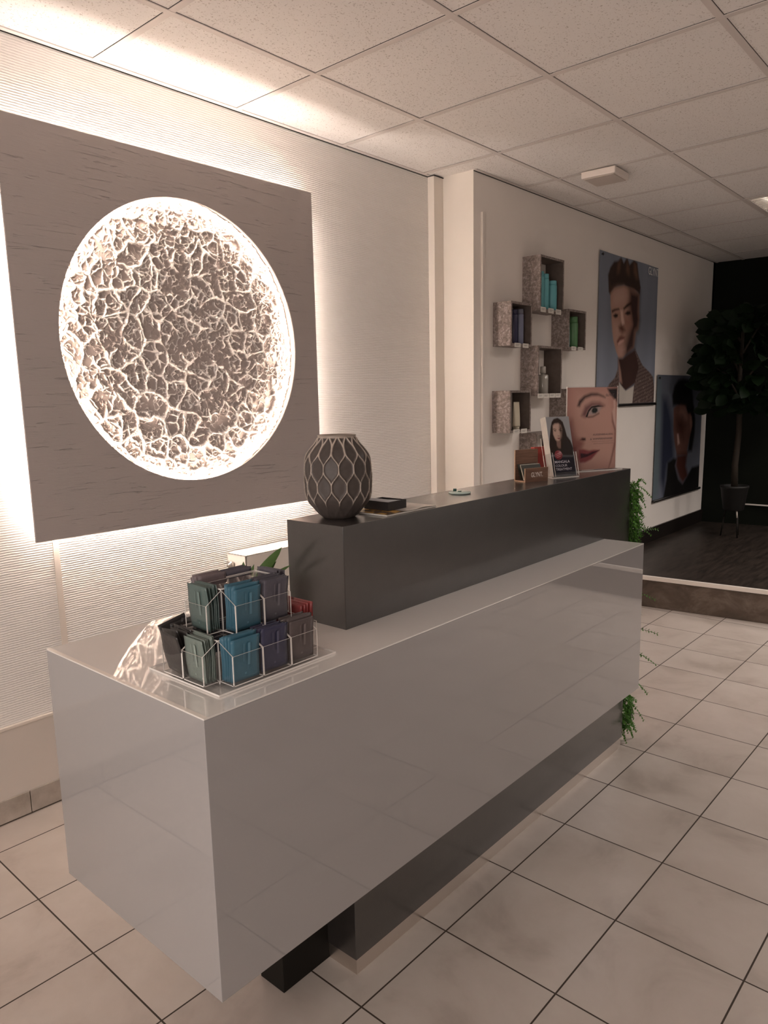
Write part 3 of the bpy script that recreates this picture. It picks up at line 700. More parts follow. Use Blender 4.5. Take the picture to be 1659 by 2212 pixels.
side(LC, FR, ['teal', 'navy', 'brown'], Z0, .043, .058, .080, 'lower front', 7)
side(LC, LE, ['black', 'sage'], Z0, .036, .058, .080, 'lower left side', 7)
side(LC, BA, ['black', 'navy', 'black'], Z0, .040, .058, .080, 'lower rear', 4)
side(LC, RI, ['red', 'red'], Z0, .040, .058, .080, 'lower right side', 5, 1.12)
side(UC, FR, ['teal', 'slate'], ZU0, .042, .056, .080, 'upper front', 7)
side(UC, LE, ['green'], ZU0, .036, .056, .080, 'upper left side', 6)
side(UC, BA, ['slate', 'mauve'], ZU0, .036, .056, .080, 'upper rear', 5, 1.04)
side(UC, RI, ['slate'], ZU0, .030, .056, .080, 'upper right side', 3)

# ================================================================= PLANT BEHIND THE DISPLAY
M_leaf = speck('orchid_leaf', (.06, .13, .025), .3, 25, .38)
M_pot = mat('white_pot', (.6, .56, .5), .4)
pl = thing('potted_plant', (1.085, 1.43, DZ1), 'small potted plant with broad pointed green leaves behind the sachet stand', 'plant')
b = MB(); b.lathe([(.001, 0), (.026, 0), (.030, .004), (.036, .066), (.037, .070), (.033, .070), (.030, .055), (.001, .054)], 32); b.build('pot', M_pot, pl)
def leaf(b, base, tip, width, up=(0, 0, 1), mi=0, n=8, curve=.1, fold=.25):
    base = Vector(base); tip = Vector(tip); d = tip-base; L = d.length; s = d.cross(Vector(up))
    if s.length < 1e-5: s = d.orthogonal()
    s.normalize(); nn = s.cross(d).normalized(); rows = []
    for i in range(n+1):
        q = i/n; wd = width*math.sin(PI*min(1, q*.93+.05))**.8*(1 if i < n else 0)
        c = base+d*q+nn*(curve*L*math.sin(PI*q))
        rows.append([b.bm.verts.new(c-s*wd+nn*wd*fold), b.bm.verts.new(c), b.bm.verts.new(c+s*wd+nn*wd*fold)])
    for r, r2 in zip(rows, rows[1:]):
        for k in range(2):
            f = b.bm.faces.new((r[k], r[k+1], r2[k+1], r2[k])); f.smooth = True; f.material_index = mi
B0 = Vector((0, 0, .055))
for tx, ty, tz, w in ((.045, -.115, .192, .0125), (.045, .035, .138, .012), (.035, -.02, .14, .007), (.045, -.045, .140, .006), (.045, -.145, .153, .006), (.06, -.075, .15, .011), (-.03, .05, .11, .012)):
    b = MB(); leaf(b, B0, (tx, ty, tz), w, up=(.74, .65, 0), curve=.10); b.build('leaf', M_leaf, pl)

# ================================================================= THINGS ON THE COUNTER
# magazine: painted cover, curled pages
def paint(nu, nv, shapes, bg, pal, blur=.008):
    u, v = np.meshgrid(np.linspace(0, 1, nu), np.linspace(0, 1, nv)); C = np.tile(np.array(bg, float), (nv, nu, 1)) if not callable(bg) else bg(u, v)
    for nm, pts in shapes:
        col, bl = pal[nm] if len(pal[nm]) == 2 and isinstance(pal[nm][0], tuple) else (pal[nm], blur)
        P = np.array(pts, float); Q = np.roll(P, -1, 0); ins_ = np.zeros_like(u, bool); dm = np.full_like(u, 9.)
        for a, c in zip(P, Q):
            cond = ((a[1] > v) != (c[1] > v)); xi = a[0]+(v-a[1])/(c[1]-a[1]+1e-12)*(c[0]-a[0]); ins_ ^= cond & (u < xi)
            dx, dy = c-a; tt = np.clip(((u-a[0])*dx+(v-a[1])*dy)/(dx*dx+dy*dy+1e-12), 0, 1)
            dm = np.minimum(dm, np.hypot(u-a[0]-tt*dx, v-a[1]-tt*dy))
        sd = np.where(ins_, dm, -dm); al = np.clip(sd/bl*.5+.5, 0, 1)[..., None]
        col = np.array(col)
        if nm == 'jacket':      # woven check
            ck = ((np.sin(u*260+v*60) > .2) & (np.sin(v*230-u*50) > -.2)) | (vnoise(u, v, 60, 77) > .8)
            col = np.where(ck[..., None], np.array((.20, .145, .125)), col)
        C = C*(1-al)+col*al
    return C
def print_mat(name, rough=.45, spec=.4):
    m = mat(name, (1, 1, 1), rough, spec=spec); t = NT(m); a = t.new('ShaderNodeVertexColor'); a.layer_name = 'print'
    t.link(a.outputs[0], t.b.inputs['Base Color']); return m
M_pr = print_mat('printed_paper'); M_prg = print_mat('glossy_print', .22); M_prs = print_mat('poster_print', .7, .2)
M_paper = mat('white_paper', (.72, .68, .62), .6)
M_txtw = mat('white_lettering', (.75, .75, .75), .5); M_txtd = mat('dark_lettering', (.10, .06, .06), .5); M_txtg = mat('grey_lettering', (.50, .48, .54), .5)
mag = thing('magazine', (1.355, 1.176, UZ), 'open glossy magazine lying on the counter behind the vase', 'magazine')
b = MB(); b.box(0, .200, .002, .120, .0005, .0045); b.build('pages', M_paper, mag)
nu, nv = 90, 50; u, v = np.meshgrid(np.linspace(0, 1, nu), np.linspace(0, 1, nv))
cz = .0052+.002*np.sin(u*PI*2)**2
V = np.stack([u*.200, v*.120, cz], -1).reshape(-1, 3)
def magbg(u, v):
    q = fbm(u, v*.6, 9, 71, 3)[..., None]; g = np.array((.62, .57, .52)); y_ = np.array((.62, .38, .12)); dk = np.array((.12, .08, .05))
    c = np.where(u[..., None] < .33, y_*(1-np.clip((q-.5)*6, 0, 1))+dk*np.clip((q-.5)*6, 0, 1), g*(.55+.6*q))
    return c
grid_mesh('open_spread', V, nu, nv, M_prg, mag, colors=magbg(u, v).reshape(-1, 3))
# black box of flyers
fb = thing('flyer_box', (1.392, 1.205, UZ+.008), 'low black box holding flyers beside the vase', 'box', rz=.0)
b = MB(); b.box(0, .072, 0, .002, 0, .022); b.box(0, .002, .002, .083, 0, .022); b.box(.070, .072, .002, .083, 0, .022); b.box(.002, .070, .081, .083, 0, .022); b.box(.002, .070, .002, .081, 0, .002)
b.build('tray', mat('black_card', (.018, .014, .013), .5), fb)
M_fly = mat('blue_grey_flyer', (.30, .33, .38), .35)
for k in range(3):
    nu = 12; u, v = np.meshgrid(np.linspace(0, 1, nu), np.linspace(0, 1, 4))
    V = np.stack([.0035+u*.064, .004+v*.074, .017+.0018*k+.004*np.sin(u*PI*1.1+.3*k)*(v+.2)], -1).reshape(-1, 3)
    o = grid_mesh('flyer', V+np.array(fb.location), nu, 4, M_fly)
    tag(o, 'blue-grey flyer, %s of the three in the low black box beside the vase' % ('bottom', 'middle', 'top')[k], 'flyer', 'flyers in the black box')
# round glass foot
gs = thing('glass_stand', (1.823, 1.290, UZ), 'small round pale green glass disc with a dark post, middle of the counter', 'glass stand')
b = MB(); b.lathe([(.001, .001), (.033, .001), (.034, .0025), (.034, .0045), (.033, .006), (.001, .006)], 48)
b.build('glass_disc', mat('pale_green_glass', (.62, .76, .70), .08), gs)
b = MB(); b.lathe([(.001, .0), (.0055, .0), (.0055, .013), (.001, .013)], 16, c=(.006, .022)); b.lathe([(.0005, .0062), (.006, .0062), (.006, .0085), (.0005, .0085)], 16)
b.build('post', mat('dark_teal_metal', (.03, .09, .08), .3, .5), gs)

# wooden card holder
M_wood = mat('walnut_board', (.16, .085, .055), .5, spec=.4); t = NT(M_wood)
n = t.noise(t.pos((1, 1, 14), obj=True), 14, 4, .6); t.link(t.ramp(n, [(.3, (.12, .062, .040)), (.7, (.22, .12, .080))]), t.b.inputs['Base Color'])
M_woode = mat('pale_wood_edge', (.62, .40, .26), .5)
CH = thing('card_holder', (2.176, 1.270, UZ), 'small walnut card holder with a low lettered front and tall back', 'card holder', rz=-.33)
def wood(name, a):
    b = MB(); fs = b.box(*a)
    d = [a[1]-a[0], a[3]-a[2], a[5]-a[4]]; k = d.index(min(d))
    for i, f in enumerate(fs): f.material_index = 0 if (i in ((0, 1) if k == 2 else (2, 4) if k == 1 else (3, 5))) else 1
    return b.build(name, [M_wood, M_woode], CH)
fbd = wood('front_board', (0, .101, 0, .0045, 0, .047)); wood('back_board', (0, .101, .052, .0565, 0, .107)); wood('base_board', (0, .101, .0045, .052, 0, .0045))
text('lettering', 'GLYNT.', .052, mat('engraved_lettering', (.72, .64, .58), .5), fbd, (.025, -.0008, .016), (PI/2, 0, 0), .0165, weight=.02)
M_cardd = mat('dark_olive_card', (.030, .028, .018), .4); M_cardw = mat('cream_card', (.62, .57, .48), .5)
CHm = Matrix.Translation(CH.location) @ Matrix.Rotation(-.33, 4, 'Z')
for k in range(6):
    b = MB(); b.box(0, .085, 0, .0014 if k < 3 else .0009, 0, .055)
    o = b.build('business_card', M_cardd if k in (0, 4, 5) else M_cardw)
    o.matrix_world = CHm @ Matrix.Translation((.008, .010+.0025*k+(.012 if k > 3 else 0), .006)) @ Matrix.Rotation(-.42+.02*k, 4, 'X')
    tag(o, ['dark olive business card leaning frontmost in the walnut card holder', 'cream business card just behind the frontmost dark card in the walnut holder', 'middle of the three cream business cards in the walnut holder', 'rearmost cream business card in the walnut holder', 'dark business card just behind the cream cards in the walnut holder', 'rearmost dark business card in the walnut holder'][k],
        'business card', 'cream cards in the walnut holder' if 0 < k < 4 else 'dark cards in the walnut holder')
# red flyer box behind it
rb = box('red_box', -.035, .035, 0, .022, 0, .105, mat('red_carton', (.36, .045, .035), .45), bevel=.001)
rb.location = (2.405, 1.335, UZ); rb.rotation_euler = (0, 0, -.33); tag(rb, 'upright red box partly hidden behind the brochure holder', 'box')

# acrylic brochure holder with a lean
BR = thing('brochure_holder', (2.342, 1.251, UZ), 'clear acrylic holder full of tall brochures beside the card holder', 'brochure holder', rz=-.401)
TL = .242
Lm = Matrix.Rotation(-TL, 4, 'X')     # leaning back: top goes away from the viewer
def hold(name, faces, parent):
    b = MB()
    for a, mtx in faces:
        n0 = len(b.bm.verts); d = [a[1]-a[0], a[3]-a[2], a[5]-a[4]]; k = d.index(min(d)); fs = b.box(*a)
        for i, f in enumerate(fs): f.material_index = 0 if (i in ((0, 1) if k == 2 else (2, 4) if k == 1 else (3, 5))) else 1
        b.bm.verts.ensure_lookup_table()
        for v_ in b.bm.verts[n0:]: v_.co = mtx @ v_.co
    return b.build(name, [M_acr, M_acre], parent)
I4 = Matrix.Identity(4)
hold('holder_front', [((-.006, .004, -.006, -.004, .003, .090), Lm), ((.099, .109, -.006, -.004, .003, .090), Lm), ((-.006, .109, -.006, -.004, .003, .018), Lm)], BR)
hold('holder_side', [((-.006, -.004, -.004, .036, .006, .088), Lm)], BR)
hold('holder_side', [((.107, .109, -.004, .036, .006, .088), Lm)], BR)
hold('holder_base', [((-.006, .109, -.004, .060, 0, .003), I4)], BR)
hold('holder_back', [((-.006, .109, .036, .038, .009, .150), Lm)], BR)
b = MB(); b.box(.012, .09, .034, .036, .003, .09); b.build('rear_foot', [M_acr], BR)
nu, nv = 90, 180
pal4 = dict(hair=((.022, .013, .010), .012), hair2=((.020, .014, .014), .05), face=((.48, .33, .27), .02), shade=((.06, .035, .028), .05), neck=((.20, .12, .10), .02), eye=((.02, .012, .010), .010), brow=((.05, .028, .022), .009), lip=((.20, .07, .07), .008), nostril=((.07, .03, .025), .008), body=((.012, .011, .020), .04))
PR = paint(nu, nv, PRINT4, (.30, .305, .32), pal4)
u, v = np.meshgrid(np.linspace(0, 1, nu), np.linspace(0, 1, nv))
BRm = Matrix.Translation(BR.location) @ Matrix.Rotation(-.401, 4, 'Z') @ Lm
for k in range(9):
    y = .0003+.0036*k
    r = bpy.data.objects.new('brochure', None); COL.objects.link(r); r.empty_display_size = .02; r.matrix_world = BRm @ Matrix.Translation((0, y, .0062+.0006*(k % 3)))
    b = MB(); b.box(0, .103, .0003, .0032, 0, .2135); b.build('pages', M_paper, r)
    if k == 0:
        grid_mesh('cover', np.stack([u*.103, u*0, v*.2135], -1).reshape(-1, 3), nu, nv, M_prg, r, colors=PR.reshape(-1, 3))
        cv = r.children[-1]
        text('lettering', 'MANGALA', .0665, M_txtg, cv, (.0128, -.0005, .0462), (PI/2, 0, 0), .0095, weight=.01)
        text('lettering', 'COLOUR', .052, M_txtg, cv, (.0138, -.0005, .0330), (PI/2, 0, 0), .0085)
        text('lettering', 'TREATMENT', .0715, M_txtg, cv, (.0138, -.0005, .0200), (PI/2, 0, 0), .0085)
        text('lettering', 'GLYNT', .018, mat('pale_lettering', (.30, .30, .32), .5), cv, (.072, -.0005, .204), (PI/2, 0, 0), .0045)
        b = MB(); b.lathe([(.0003, 0), (.0170, 0), (.0170, .0004), (.0003, .0004)], 40)
        for v_ in b.bm.verts: v_.co = Vector((.0335+v_.co.x, -.0002-v_.co.z, .0755+v_.co.y))
        b.build('red_sticker', mat('red_sticker', (.20, .02, .03), .5), cv)
        b = MB()
        for q in range(3): b.box(.021+.002*q, .046-.002*q, -.0009, -.0007, .080-.006*q, .0815-.006*q)
        for v_ in b.bm.verts: v_.co.z += (v_.co.x-.033)*.25
        b.build('sticker_lines', mat('sticker_print', (.55, .25, .25), .5), cv)
        tag(r, 'frontmost tall brochure with a long-haired person and a red round sticker', 'brochure')
    else: tag(r, 'brochure standing %s behind the front one in the acrylic holder' % ORDW[k], 'brochure', 'brochures behind the front one')

# acrylic A4 stand
ST = thing('countertop_sign', (2.555, 1.316, UZ), 'upright acrylic sign with a close-up of an eye and lips at the counter end', 'sign', rz=-.442)
Wd, Hd = .235, .312
hold('acrylic_frame', [((-.002, Wd+.002, -.003, -.001, .002, Hd+.008), I4), ((-.002, Wd+.002, .0015, .0035, .002, Hd+.008), I4)], ST)
hold('acrylic_foot', [((-.002, Wd+.012, -.028, .050, 0, .003), I4)], ST)
nu, nv = 200, 260
pal3 = dict(lightskin=((.58, .345, .285), .12), hair=((.03, .02, .02), .02), brow=((.075, .042, .038), .02), lid=((.22, .105, .10), .03), white=((.42, .33, .31), .02), iris=((.022, .024, .022), .012), lash=((.02, .013, .013), .007), lash2=((.12, .07, .06), .015), dark=((.22, .07, .07), .08), nostril=((.025, .010, .010), .015), shade=((.30, .12, .10), .06), lips=((.28, .060, .065), .015), lipline=((.06, .012, .018), .008), finger=((.66, .44, .38), .015), fline=((.22, .10, .085), .02))
PR = paint(nu, nv, PRINT3, (.46, .235, .20), pal3)
u, v = np.meshgrid(np.linspace(0, 1, nu), np.linspace(0, 1, nv))
grid_mesh('print', np.stack([u*Wd, u*0-.0001, .004+v*Hd], -1).reshape(-1, 3), nu, nv, M_prg, ST, colors=PR.reshape(-1, 3))
pr_ = ST.children[-1]
zz = lambda v_: .004+v_*Hd
text('lettering', 'GLYNT.', .043, M_txtd, pr_, (.763*Wd, -.0006, zz(.888)), (PI/2, 0, 0), .0095, weight=.01)
text('lettering', 'AUGENBRAUEN', .400*Wd, M_txtd, pr_, (.522*Wd, -.0006, zz(.415)), (PI/2, 0, 0), .0072)
text('lettering', '& WIMPERNFARBE', .455*Wd, M_txtd, pr_, (.469*Wd, -.0006, zz(.362)), (PI/2, 0, 0), .0072)
text('lettering', 'JETZT AUCH IM SALON', .40*Wd, M_txtd, pr_, (.538*Wd, -.0006, zz(.308)), (PI/2, 0, 0), .0034)
b = MB(); b.box(.50*Wd, .94*Wd, -.0007, -.0005, zz(.340), zz(.342)); b.build('rule', M_txtd, pr_)

# ================================================================= WALL SHELF CUBES
M_shelf = mat('concrete_look_shelf', (.30, .25, .225), .55, spec=.3); t = NT(M_shelf)
p = t.pos(); a = t.noise(p, 55, 5, .7, .8); c2 = t.noise(p, 9, 3, .6)
t.link(t.mix(t.math('MULTIPLY', c2, .35), t.ramp(a, [(.34, (.13, .105, .092)), (.5, (.25, .205, .185)), (.64, (.44, .38, .355))]), (.16, .12, .10)), t.b.inputs['Base Color'])
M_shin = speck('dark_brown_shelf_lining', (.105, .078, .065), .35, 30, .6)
YF = YS-.12
def cube(x0, x1, z0, z1, label):
    t_ = thing('wall_shelf', ((x0+x1)/2, YS, z0), label, 'wall shelf', 'concrete-look box shelves on the far wall')
    T = .013
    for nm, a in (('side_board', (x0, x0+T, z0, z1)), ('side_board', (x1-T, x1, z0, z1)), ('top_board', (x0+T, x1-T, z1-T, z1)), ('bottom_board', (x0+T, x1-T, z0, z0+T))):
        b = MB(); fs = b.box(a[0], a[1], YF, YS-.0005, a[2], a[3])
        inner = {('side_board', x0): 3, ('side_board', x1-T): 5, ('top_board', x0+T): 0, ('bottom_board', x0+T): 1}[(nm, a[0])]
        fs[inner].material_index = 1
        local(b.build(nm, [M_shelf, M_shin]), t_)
cube(3.999, 4.290, 1.956, 2.272, 'topmost large box shelf holding turquoise bottles')
cube(3.678, 3.909, 1.741, 1.984, 'box shelf at the left holding dark blue bottles')
cube(4.361, 4.602, 1.747, 1.991, 'box shelf at the right holding a green bottle, nearest the tall portrait poster')
cube(3.986, 4.283, 1.457, 1.753, 'large box shelf in the middle holding a clear glass spray bottle')
cube(3.673, 3.907, 1.250, 1.491, 'box shelf at the lower left holding a cream tube')
cube(4.350, 4.590, 1.255, 1.498, 'box shelf half hidden behind the eye and lips sign')
cube(3.980, 4.275, .940, 1.236, 'lowest large box shelf just above the counter line')
def bottle(x0, x1, z0, z1, m, style, label, group=None, capm=None, y=None):
    w = x1-x0; r = w/2; h = z1-z0; y = y or YF+.05
    t_ = thing('bottle', ((x0+x1)/2, y, z0), label, 'bottle', group)
    b = MB()
    if style == 'tube':
        nv = 14; seg = 28; rings = []
        for j in range(nv+1):
            q = j/nv; zz_ = h*.10+h*.90*q; rx = r*(1-.0*q); ry = max(r*.62*(1-q)**.7, .0012); ex = 2+q*2
            rings.append([b.bm.verts.new((rx*math.copysign(abs(math.cos(a))**(2/ex), math.cos(a)), ry*math.copysign(abs(math.sin(a))**(2/ex), math.sin(a)), zz_)) for a in [2*PI*k/seg for k in range(seg)]])
        for u_, w_ in zip(rings, rings[1:]):
            for k in range(seg):
                f = b.bm.faces.new((u_[k], u_[(k+1) % seg], w_[(k+1) % seg], w_[k])); f.smooth = True
        b.bm.faces.new(rings[0][::-1]); b.bm.faces.new(rings[-1])
        b.build('tube_body', m, t_)
        b = MB(); b.lathe([(.001, 0), (r*.62, 0), (r*.62, h*.10), (.001, h*.10)], 24); b.build('cap', capm or m, t_)
    elif style == 'spray':
        b.lathe([(.001, 0), (r*.95, 0), (r, .003), (r, h*.66), (r*.9, h*.69), (r*.35, h*.71), (r*.35, h*.74), (.001, h*.74)], 32); b.build('bottle_body', m, t_)
        b = MB(); b.lathe([(.001, h*.74), (r*.55, h*.74), (r*.52, h*.97), (r*.45, h), (.001, h)], 24); b.build('spray_cap', capm or m, t_)
    else:
        k = .80 if style == 'bottle' else .86
        b.lathe([(.001, 0), (r*.94, 0), (r, .003), (r, h*k-.004), (r*.96, h*k), (.001, h*k)], 32); b.build('bottle_body', m, t_)
        b = MB(); b.lathe([(.001, h*k+.0004), (r*.93, h*k+.0004), (r*.93, h-.003), (r*.88, h), (.001, h)], 32); b.build('cap', capm or m, t_)
    return t_
M_turq = mat('turquoise_plastic', (.13, .40, .44), .45); M_dblue = mat('dark_blue_plastic', (.030, .028, .070), .3); M_gblue = mat('grey_blue_plastic', (.18, .19, .27), .35)
M_lgreen = mat('grey_green_plastic', (.30, .40, .42), .35); M_green = mat('green_plastic', (.09, .21, .09), .4); M_clear = mat('milky_glass', (.50, .47, .42), .12, **{'Transmission Weight': .4})
M_cream = mat('cream_tube', (.62, .55, .42), .4); M_chrome = mat('chrome_tube', (.35, .36, .37), .18, .9)
G = 'bottles on the box shelves'
bottle(4.066, 4.112, 1.970, 2.190, M_turq, 'cap', 'turquoise bottle, tallest and furthest left in the top box shelf')
bottle(4.122, 4.170, 1.970, 2.182, M_turq, 'cap', 'turquoise bottle in the middle of the top box shelf')
bottle(4.200, 4.262, 1.970, 2.150, M_turq, 'cap', 'shorter and wider turquoise bottle at the right of the top box shelf')
bottle(3.722, 3.756, 1.755, 1.935, M_gblue, 'bottle', 'grey-blue bottle at the left edge of the dark blue bottle shelf')
bottle(3.764, 3.812, 1.755, 1.948, M_dblue, 'cap', 'dark navy bottle in the middle of the left box shelf')
bottle(3.832, 3.878, 1.755, 1.955, M_gblue, 'cap', 'pale grey-blue bottle at the right of the left box shelf', capm=mat('grey_cap', (.16, .16, .20), .4))
bottle(4.432, 4.470, 1.761, 1.930, M_lgreen, 'tube', 'grey-green tube left of the green bottle on the right box shelf')
bottle(4.486, 4.550, 1.761, 1.956, M_green, 'bottle', 'green bottle with a round cap on the right box shelf')
bottle(4.040, 4.062, 1.471, 1.640, M_cream, 'cap', 'narrow pale bottle at the left edge of the middle box shelf')
bottle(4.100, 4.168, 1.471, 1.636, M_clear, 'spray', 'clear glass spray bottle with a pale cap on the middle box shelf', capm=mat('pale_cap', (.45, .42, .38), .3))
bottle(3.726, 3.750, 1.264, 1.402, M_chrome, 'cap', 'thin chrome bottle at the left of the lower left box shelf')
bottle(3.794, 3.856, 1.264, 1.425, M_cream, 'tube', 'cream tube standing in the lower left box shelf', capm=M_cream)
M_tag = mat('price_tag_paper', (.70, .66, .60), .5); M_tagp = mat('price_tag_print', (.25, .22, .20), .6)
TG = {'top box shelf': [(4.006, 4.068, 1.948, 1.977), (4.099, 4.164, 1.947, 1.976), (4.192, 4.258, 1.946, 1.976)], 'left box shelf': [(3.717, 3.781, 1.733, 1.757), (3.807, 3.869, 1.733, 1.757)],
      'right box shelf': [(4.404, 4.464, 1.739, 1.764), (4.496, 4.560, 1.738, 1.763)], 'middle box shelf': [(3.984, 4.050, 1.444, 1.471), (4.053, 4.122, 1.444, 1.471), (4.129, 4.197, 1.445, 1.471), (4.202, 4.270, 1.445, 1.471)],
      'lower left box shelf': [(3.709, 3.778, 1.243, 1.269), (3.795, 3.861, 1.243, 1.269)]}
ORD = {1: [''], 2: ['left', 'right'], 3: ['left', 'middle', 'right'], 4: ['first', 'second', 'third', 'last']}
for sh, L in TG.items():
    for i, (x0, x1, z0, z1) in enumerate(L):
        o = box('price_tag', x0, x1, YF-.002, YF-.0002, z0, z1, M_tag)
        for q in (.62, .40):
            box('print_line', x0+.010, x1-.012-(.01 if q < .5 else 0), YF-.0024, YF-.0021, z0+(z1-z0)*q, z0+(z1-z0)*q+.0022, M_tagp, o)
        tag(o, '%s white price tag on the front edge of the %s' % (ORD[len(L)][i] if len(L) == 4 else ORD[len(L)][i]+'most' if ORD[len(L)][i] != 'middle' else 'middle', sh), 'price tag', 'white price tags on the box shelves')

# ================================================================= POSTERS
def poster(name, X0, Wp, Z0p, Hp, shapes, pal, bg, label, nu=300, nv=300):
    t_ = thing(name, (X0, YS, Z0p), label, 'poster')
    C = paint(nu, nv, shapes, bg, pal); u, v = np.meshgrid(np.linspace(0, 1, nu), np.linspace(0, 1, nv))
    y = -.008-.004*np.sin(u*9+v*2)-.004*np.sin(u*23)*(1-v)
    grid_mesh('print', np.stack([u*Wp, y, v*Hp], -1).reshape(-1, 3), nu, nv, M_prs, t_, colors=C.reshape(-1, 3))
    b = MB(); b.tube([(-.006, -.014, -.004), (Wp*.5, -.014, -.004), (Wp+.010, -.014, -.004)], .011, 14); b.build('bottom_rod', mat('black_rod', (.010, .008, .008), .4), t_)
    for q in (.03,):
        b = MB(); b.lathe([(.0005, 0), (.010, 0), (.010, .004), (.004, .005), (.004, .012), (.0005, .012)], 14)
        for v_ in b.bm.verts: v_.co = Vector((q+v_.co.x, -.024+v_.co.z, Hp-.025+v_.co.y))
        b.build('pin', mat('pin_black', (.02, .018, .018), .4), t_)
    return t_
pal1 = dict(hair=((.050, .030, .024), .010), hairline=((.045, .028, .022), .03), streak=((.14, .075, .05), .02), face=((.42, .245, .19), .008), forehead=((.52, .335, .275), .05), cheek=((.50, .31, .25), .04), cheekr=((.34, .17, .13), .04), chin=((.50, .30, .25), .04), shade=((.050, .026, .024), .045), neck=((.050, .024, .020), .015), neckl=((.34, .20, .16), .014), jacket=((.085, .055, .05), .006), shirt=((.52, .47, .42), .006), brow=((.035, .016, .012), .009), eye=((.028, .016, .015), .008), nose=((.13, .055, .040), .02), noselt=((.72, .50, .42), .012), mouth=((.20, .085, .07), .010), lip=((.62, .36, .31), .008))
def bg1(u, v):
    f = .5+.5*np.sin(u*14+v*2.5)+.3*np.sin(u*31-v*3); f = (f*.10+.95)[..., None]
    return np.array((.22, .24, .29))*f*np.ones(u.shape+(3,))
P_1 = poster('portrait_poster', 5.010, 1.080, 1.380, 1.065, PRINT1, pal1, bg1, 'tall-haired person in checked jacket on the larger blue-grey poster nearer the shelves')
text('lettering', 'GLYNT.', .205*1.08, M_txtw, P_1, (.774*1.08, -.022, .925*1.07), (PI/2, 0, 0), .056*1.07, weight=.01)
pal2 = dict(strip=((.12, .155, .175), .05), navy=((.025, .030, .055), .05), hair=((.007, .006, .006), .02), face=((.17, .080, .062), .012), cheek=((.25, .13, .105), .04), ear=((.26, .14, .11), .015), shade=((.075, .028, .022), .05), noselt=((.58, .38, .33), .015), neck=((.070, .022, .016), .03), clothes=((.008, .007, .007), .015))
def bg2(u, v): return np.array((.16, .175, .22))*(1-.25*v[..., None])*np.ones(u.shape+(3,))
poster('portrait_poster', 6.140, 1.150, .560, 1.050, PRINT2, pal2, bg2, 'dark-haired person in black on the darker lower poster near the tree')

# ================================================================= CEILING FITTINGS
cd = thing('ceiling_sensor', (4.035, 1.878, H), 'flat square white unit screwed under the ceiling above the shelves', 'ceiling unit', rz=.04)
b = MB(); b.box(-.100, .100, -.095, .095, -.040, -.004); b.build('housing', mat('white_plastic', (.78, .70, .64), .4), cd, bevel=.006)
b = MB(); b.box(-.088, .088, -.083, .083, -.044, -.040); b.build('cover_plate', mat('white_cover', (.55, .48, .43), .5), cd, bevel=.003)
b = MB(); b.box(-.06, .06, -.06, .06, -.004, .0028); b.build('base_plate', M_dark, cd)
LX0, LY0 = GX+6*GP, GY-2*GP
M_tubel = emis('dimmed_tube', (1.0, .90, .80), 3.0)
lv = thing('louvre_ceiling_light', (LX0+GP/2, LY0+GP/2, H), 'dimly lit square louvre ceiling light with shiny metal blades at the right edge', 'ceiling light')
M_lv = mat('polished_louvre', (.95, .92, .88), .28, .6)
b = MB(); hs = GP/2-.013
b.box(-hs, hs, -hs, -hs+.012, 0, .045); b.box(-hs, hs, hs-.012, hs, 0, .045); b.box(-hs, -hs+.012, -hs+.012, hs-.012, 0, .045); b.box(hs-.012, hs, -hs+.012, hs-.012, 0, .045)
b.build('frame', M_bar, lv)
b = MB(); b.box(-hs, hs, -hs, hs, .045, .048); b.build('reflector', mat('lamp_reflector', (.6, .55, .5), .3, .8), lv)
for k in range(1, 4):
    y = -hs+2*hs*k/4
    b = MB(); b.prism([(y-.014, .002), (y+.014, .002), (y+.003, .040), (y-.003, .040)], -hs+.012, hs-.012, axis='x'); b.build('louvre_rail', M_lv, lv)
for k in range(1, 14):
    x = -hs+2*hs*k/14
    b = MB()
    for q in range(4):
        b.prism([(x-.005, .003), (x+.005, .003), (x+.001, .036), (x-.001, .036)], -hs+2*hs*q/4+.014, -hs+2*hs*(q+1)/4-.014, axis='y')
    b.build('louvre_blade', M_lv, lv)
for k in range(4):
    y = -hs+2*hs*(k+.5)/4
    b = MB(); b.tube([(-hs+.02, y, .0395), (hs-.02, y, .0395)], .004, 10); b.build('fluorescent_tube', M_tubel, lv)

# ================================================================= TRAILING GREENERY AT THE COUNTER END
M_fern = speck('fresh_green_leaflets', (.075, .20, .030), .4, 60, .5); M_fern.node_tree.nodes['Principled BSDF'].inputs['Specular IOR Level'].default_value = .3
M_stem = mat('green_stem', (.05, .10, .02), .6)
gp = thing('trailing_plant', (2.86, 1.27, 0), 'bright green trailing fern plant hanging down the far end of the counter', 'plant')
b = MB(); b.prism([(2.812, 1.24), (2.86, 1.24), (2.86, 1.35), (2.812, 1.35)], 1.03, 1.12); local(b.build('wall_planter', M_black), gp)
bs, bl = MB(), MB()
def frond(p0, p1, sag, n=12, ll=.015, lw=.0050):
    p0, p1 = Vector(p0), Vector(p1); pts = [p0.lerp(p1, i/n)+Vector((0, 0, sag*math.sin(PI*i/n))) for i in range(n+1)]
    bs.tube(pts, .0009, 4, cap=False)
    for i in range(1, n+1):
        d = (pts[i]-pts[i-1]).normalized(); s = d.cross(Vector((random.uniform(-.6, .2), random.uniform(-1, -.2), random.uniform(-.2, .6)))).normalized(); L = ll*(1-.45*i/n)*random.uniform(.8, 1.2)
        for sg in (1, -1): leaf(bl, pts[i], pts[i]+(s*sg*.8+d*.55)*L, lw*(1-.4*i/n), n=3, curve=.08)
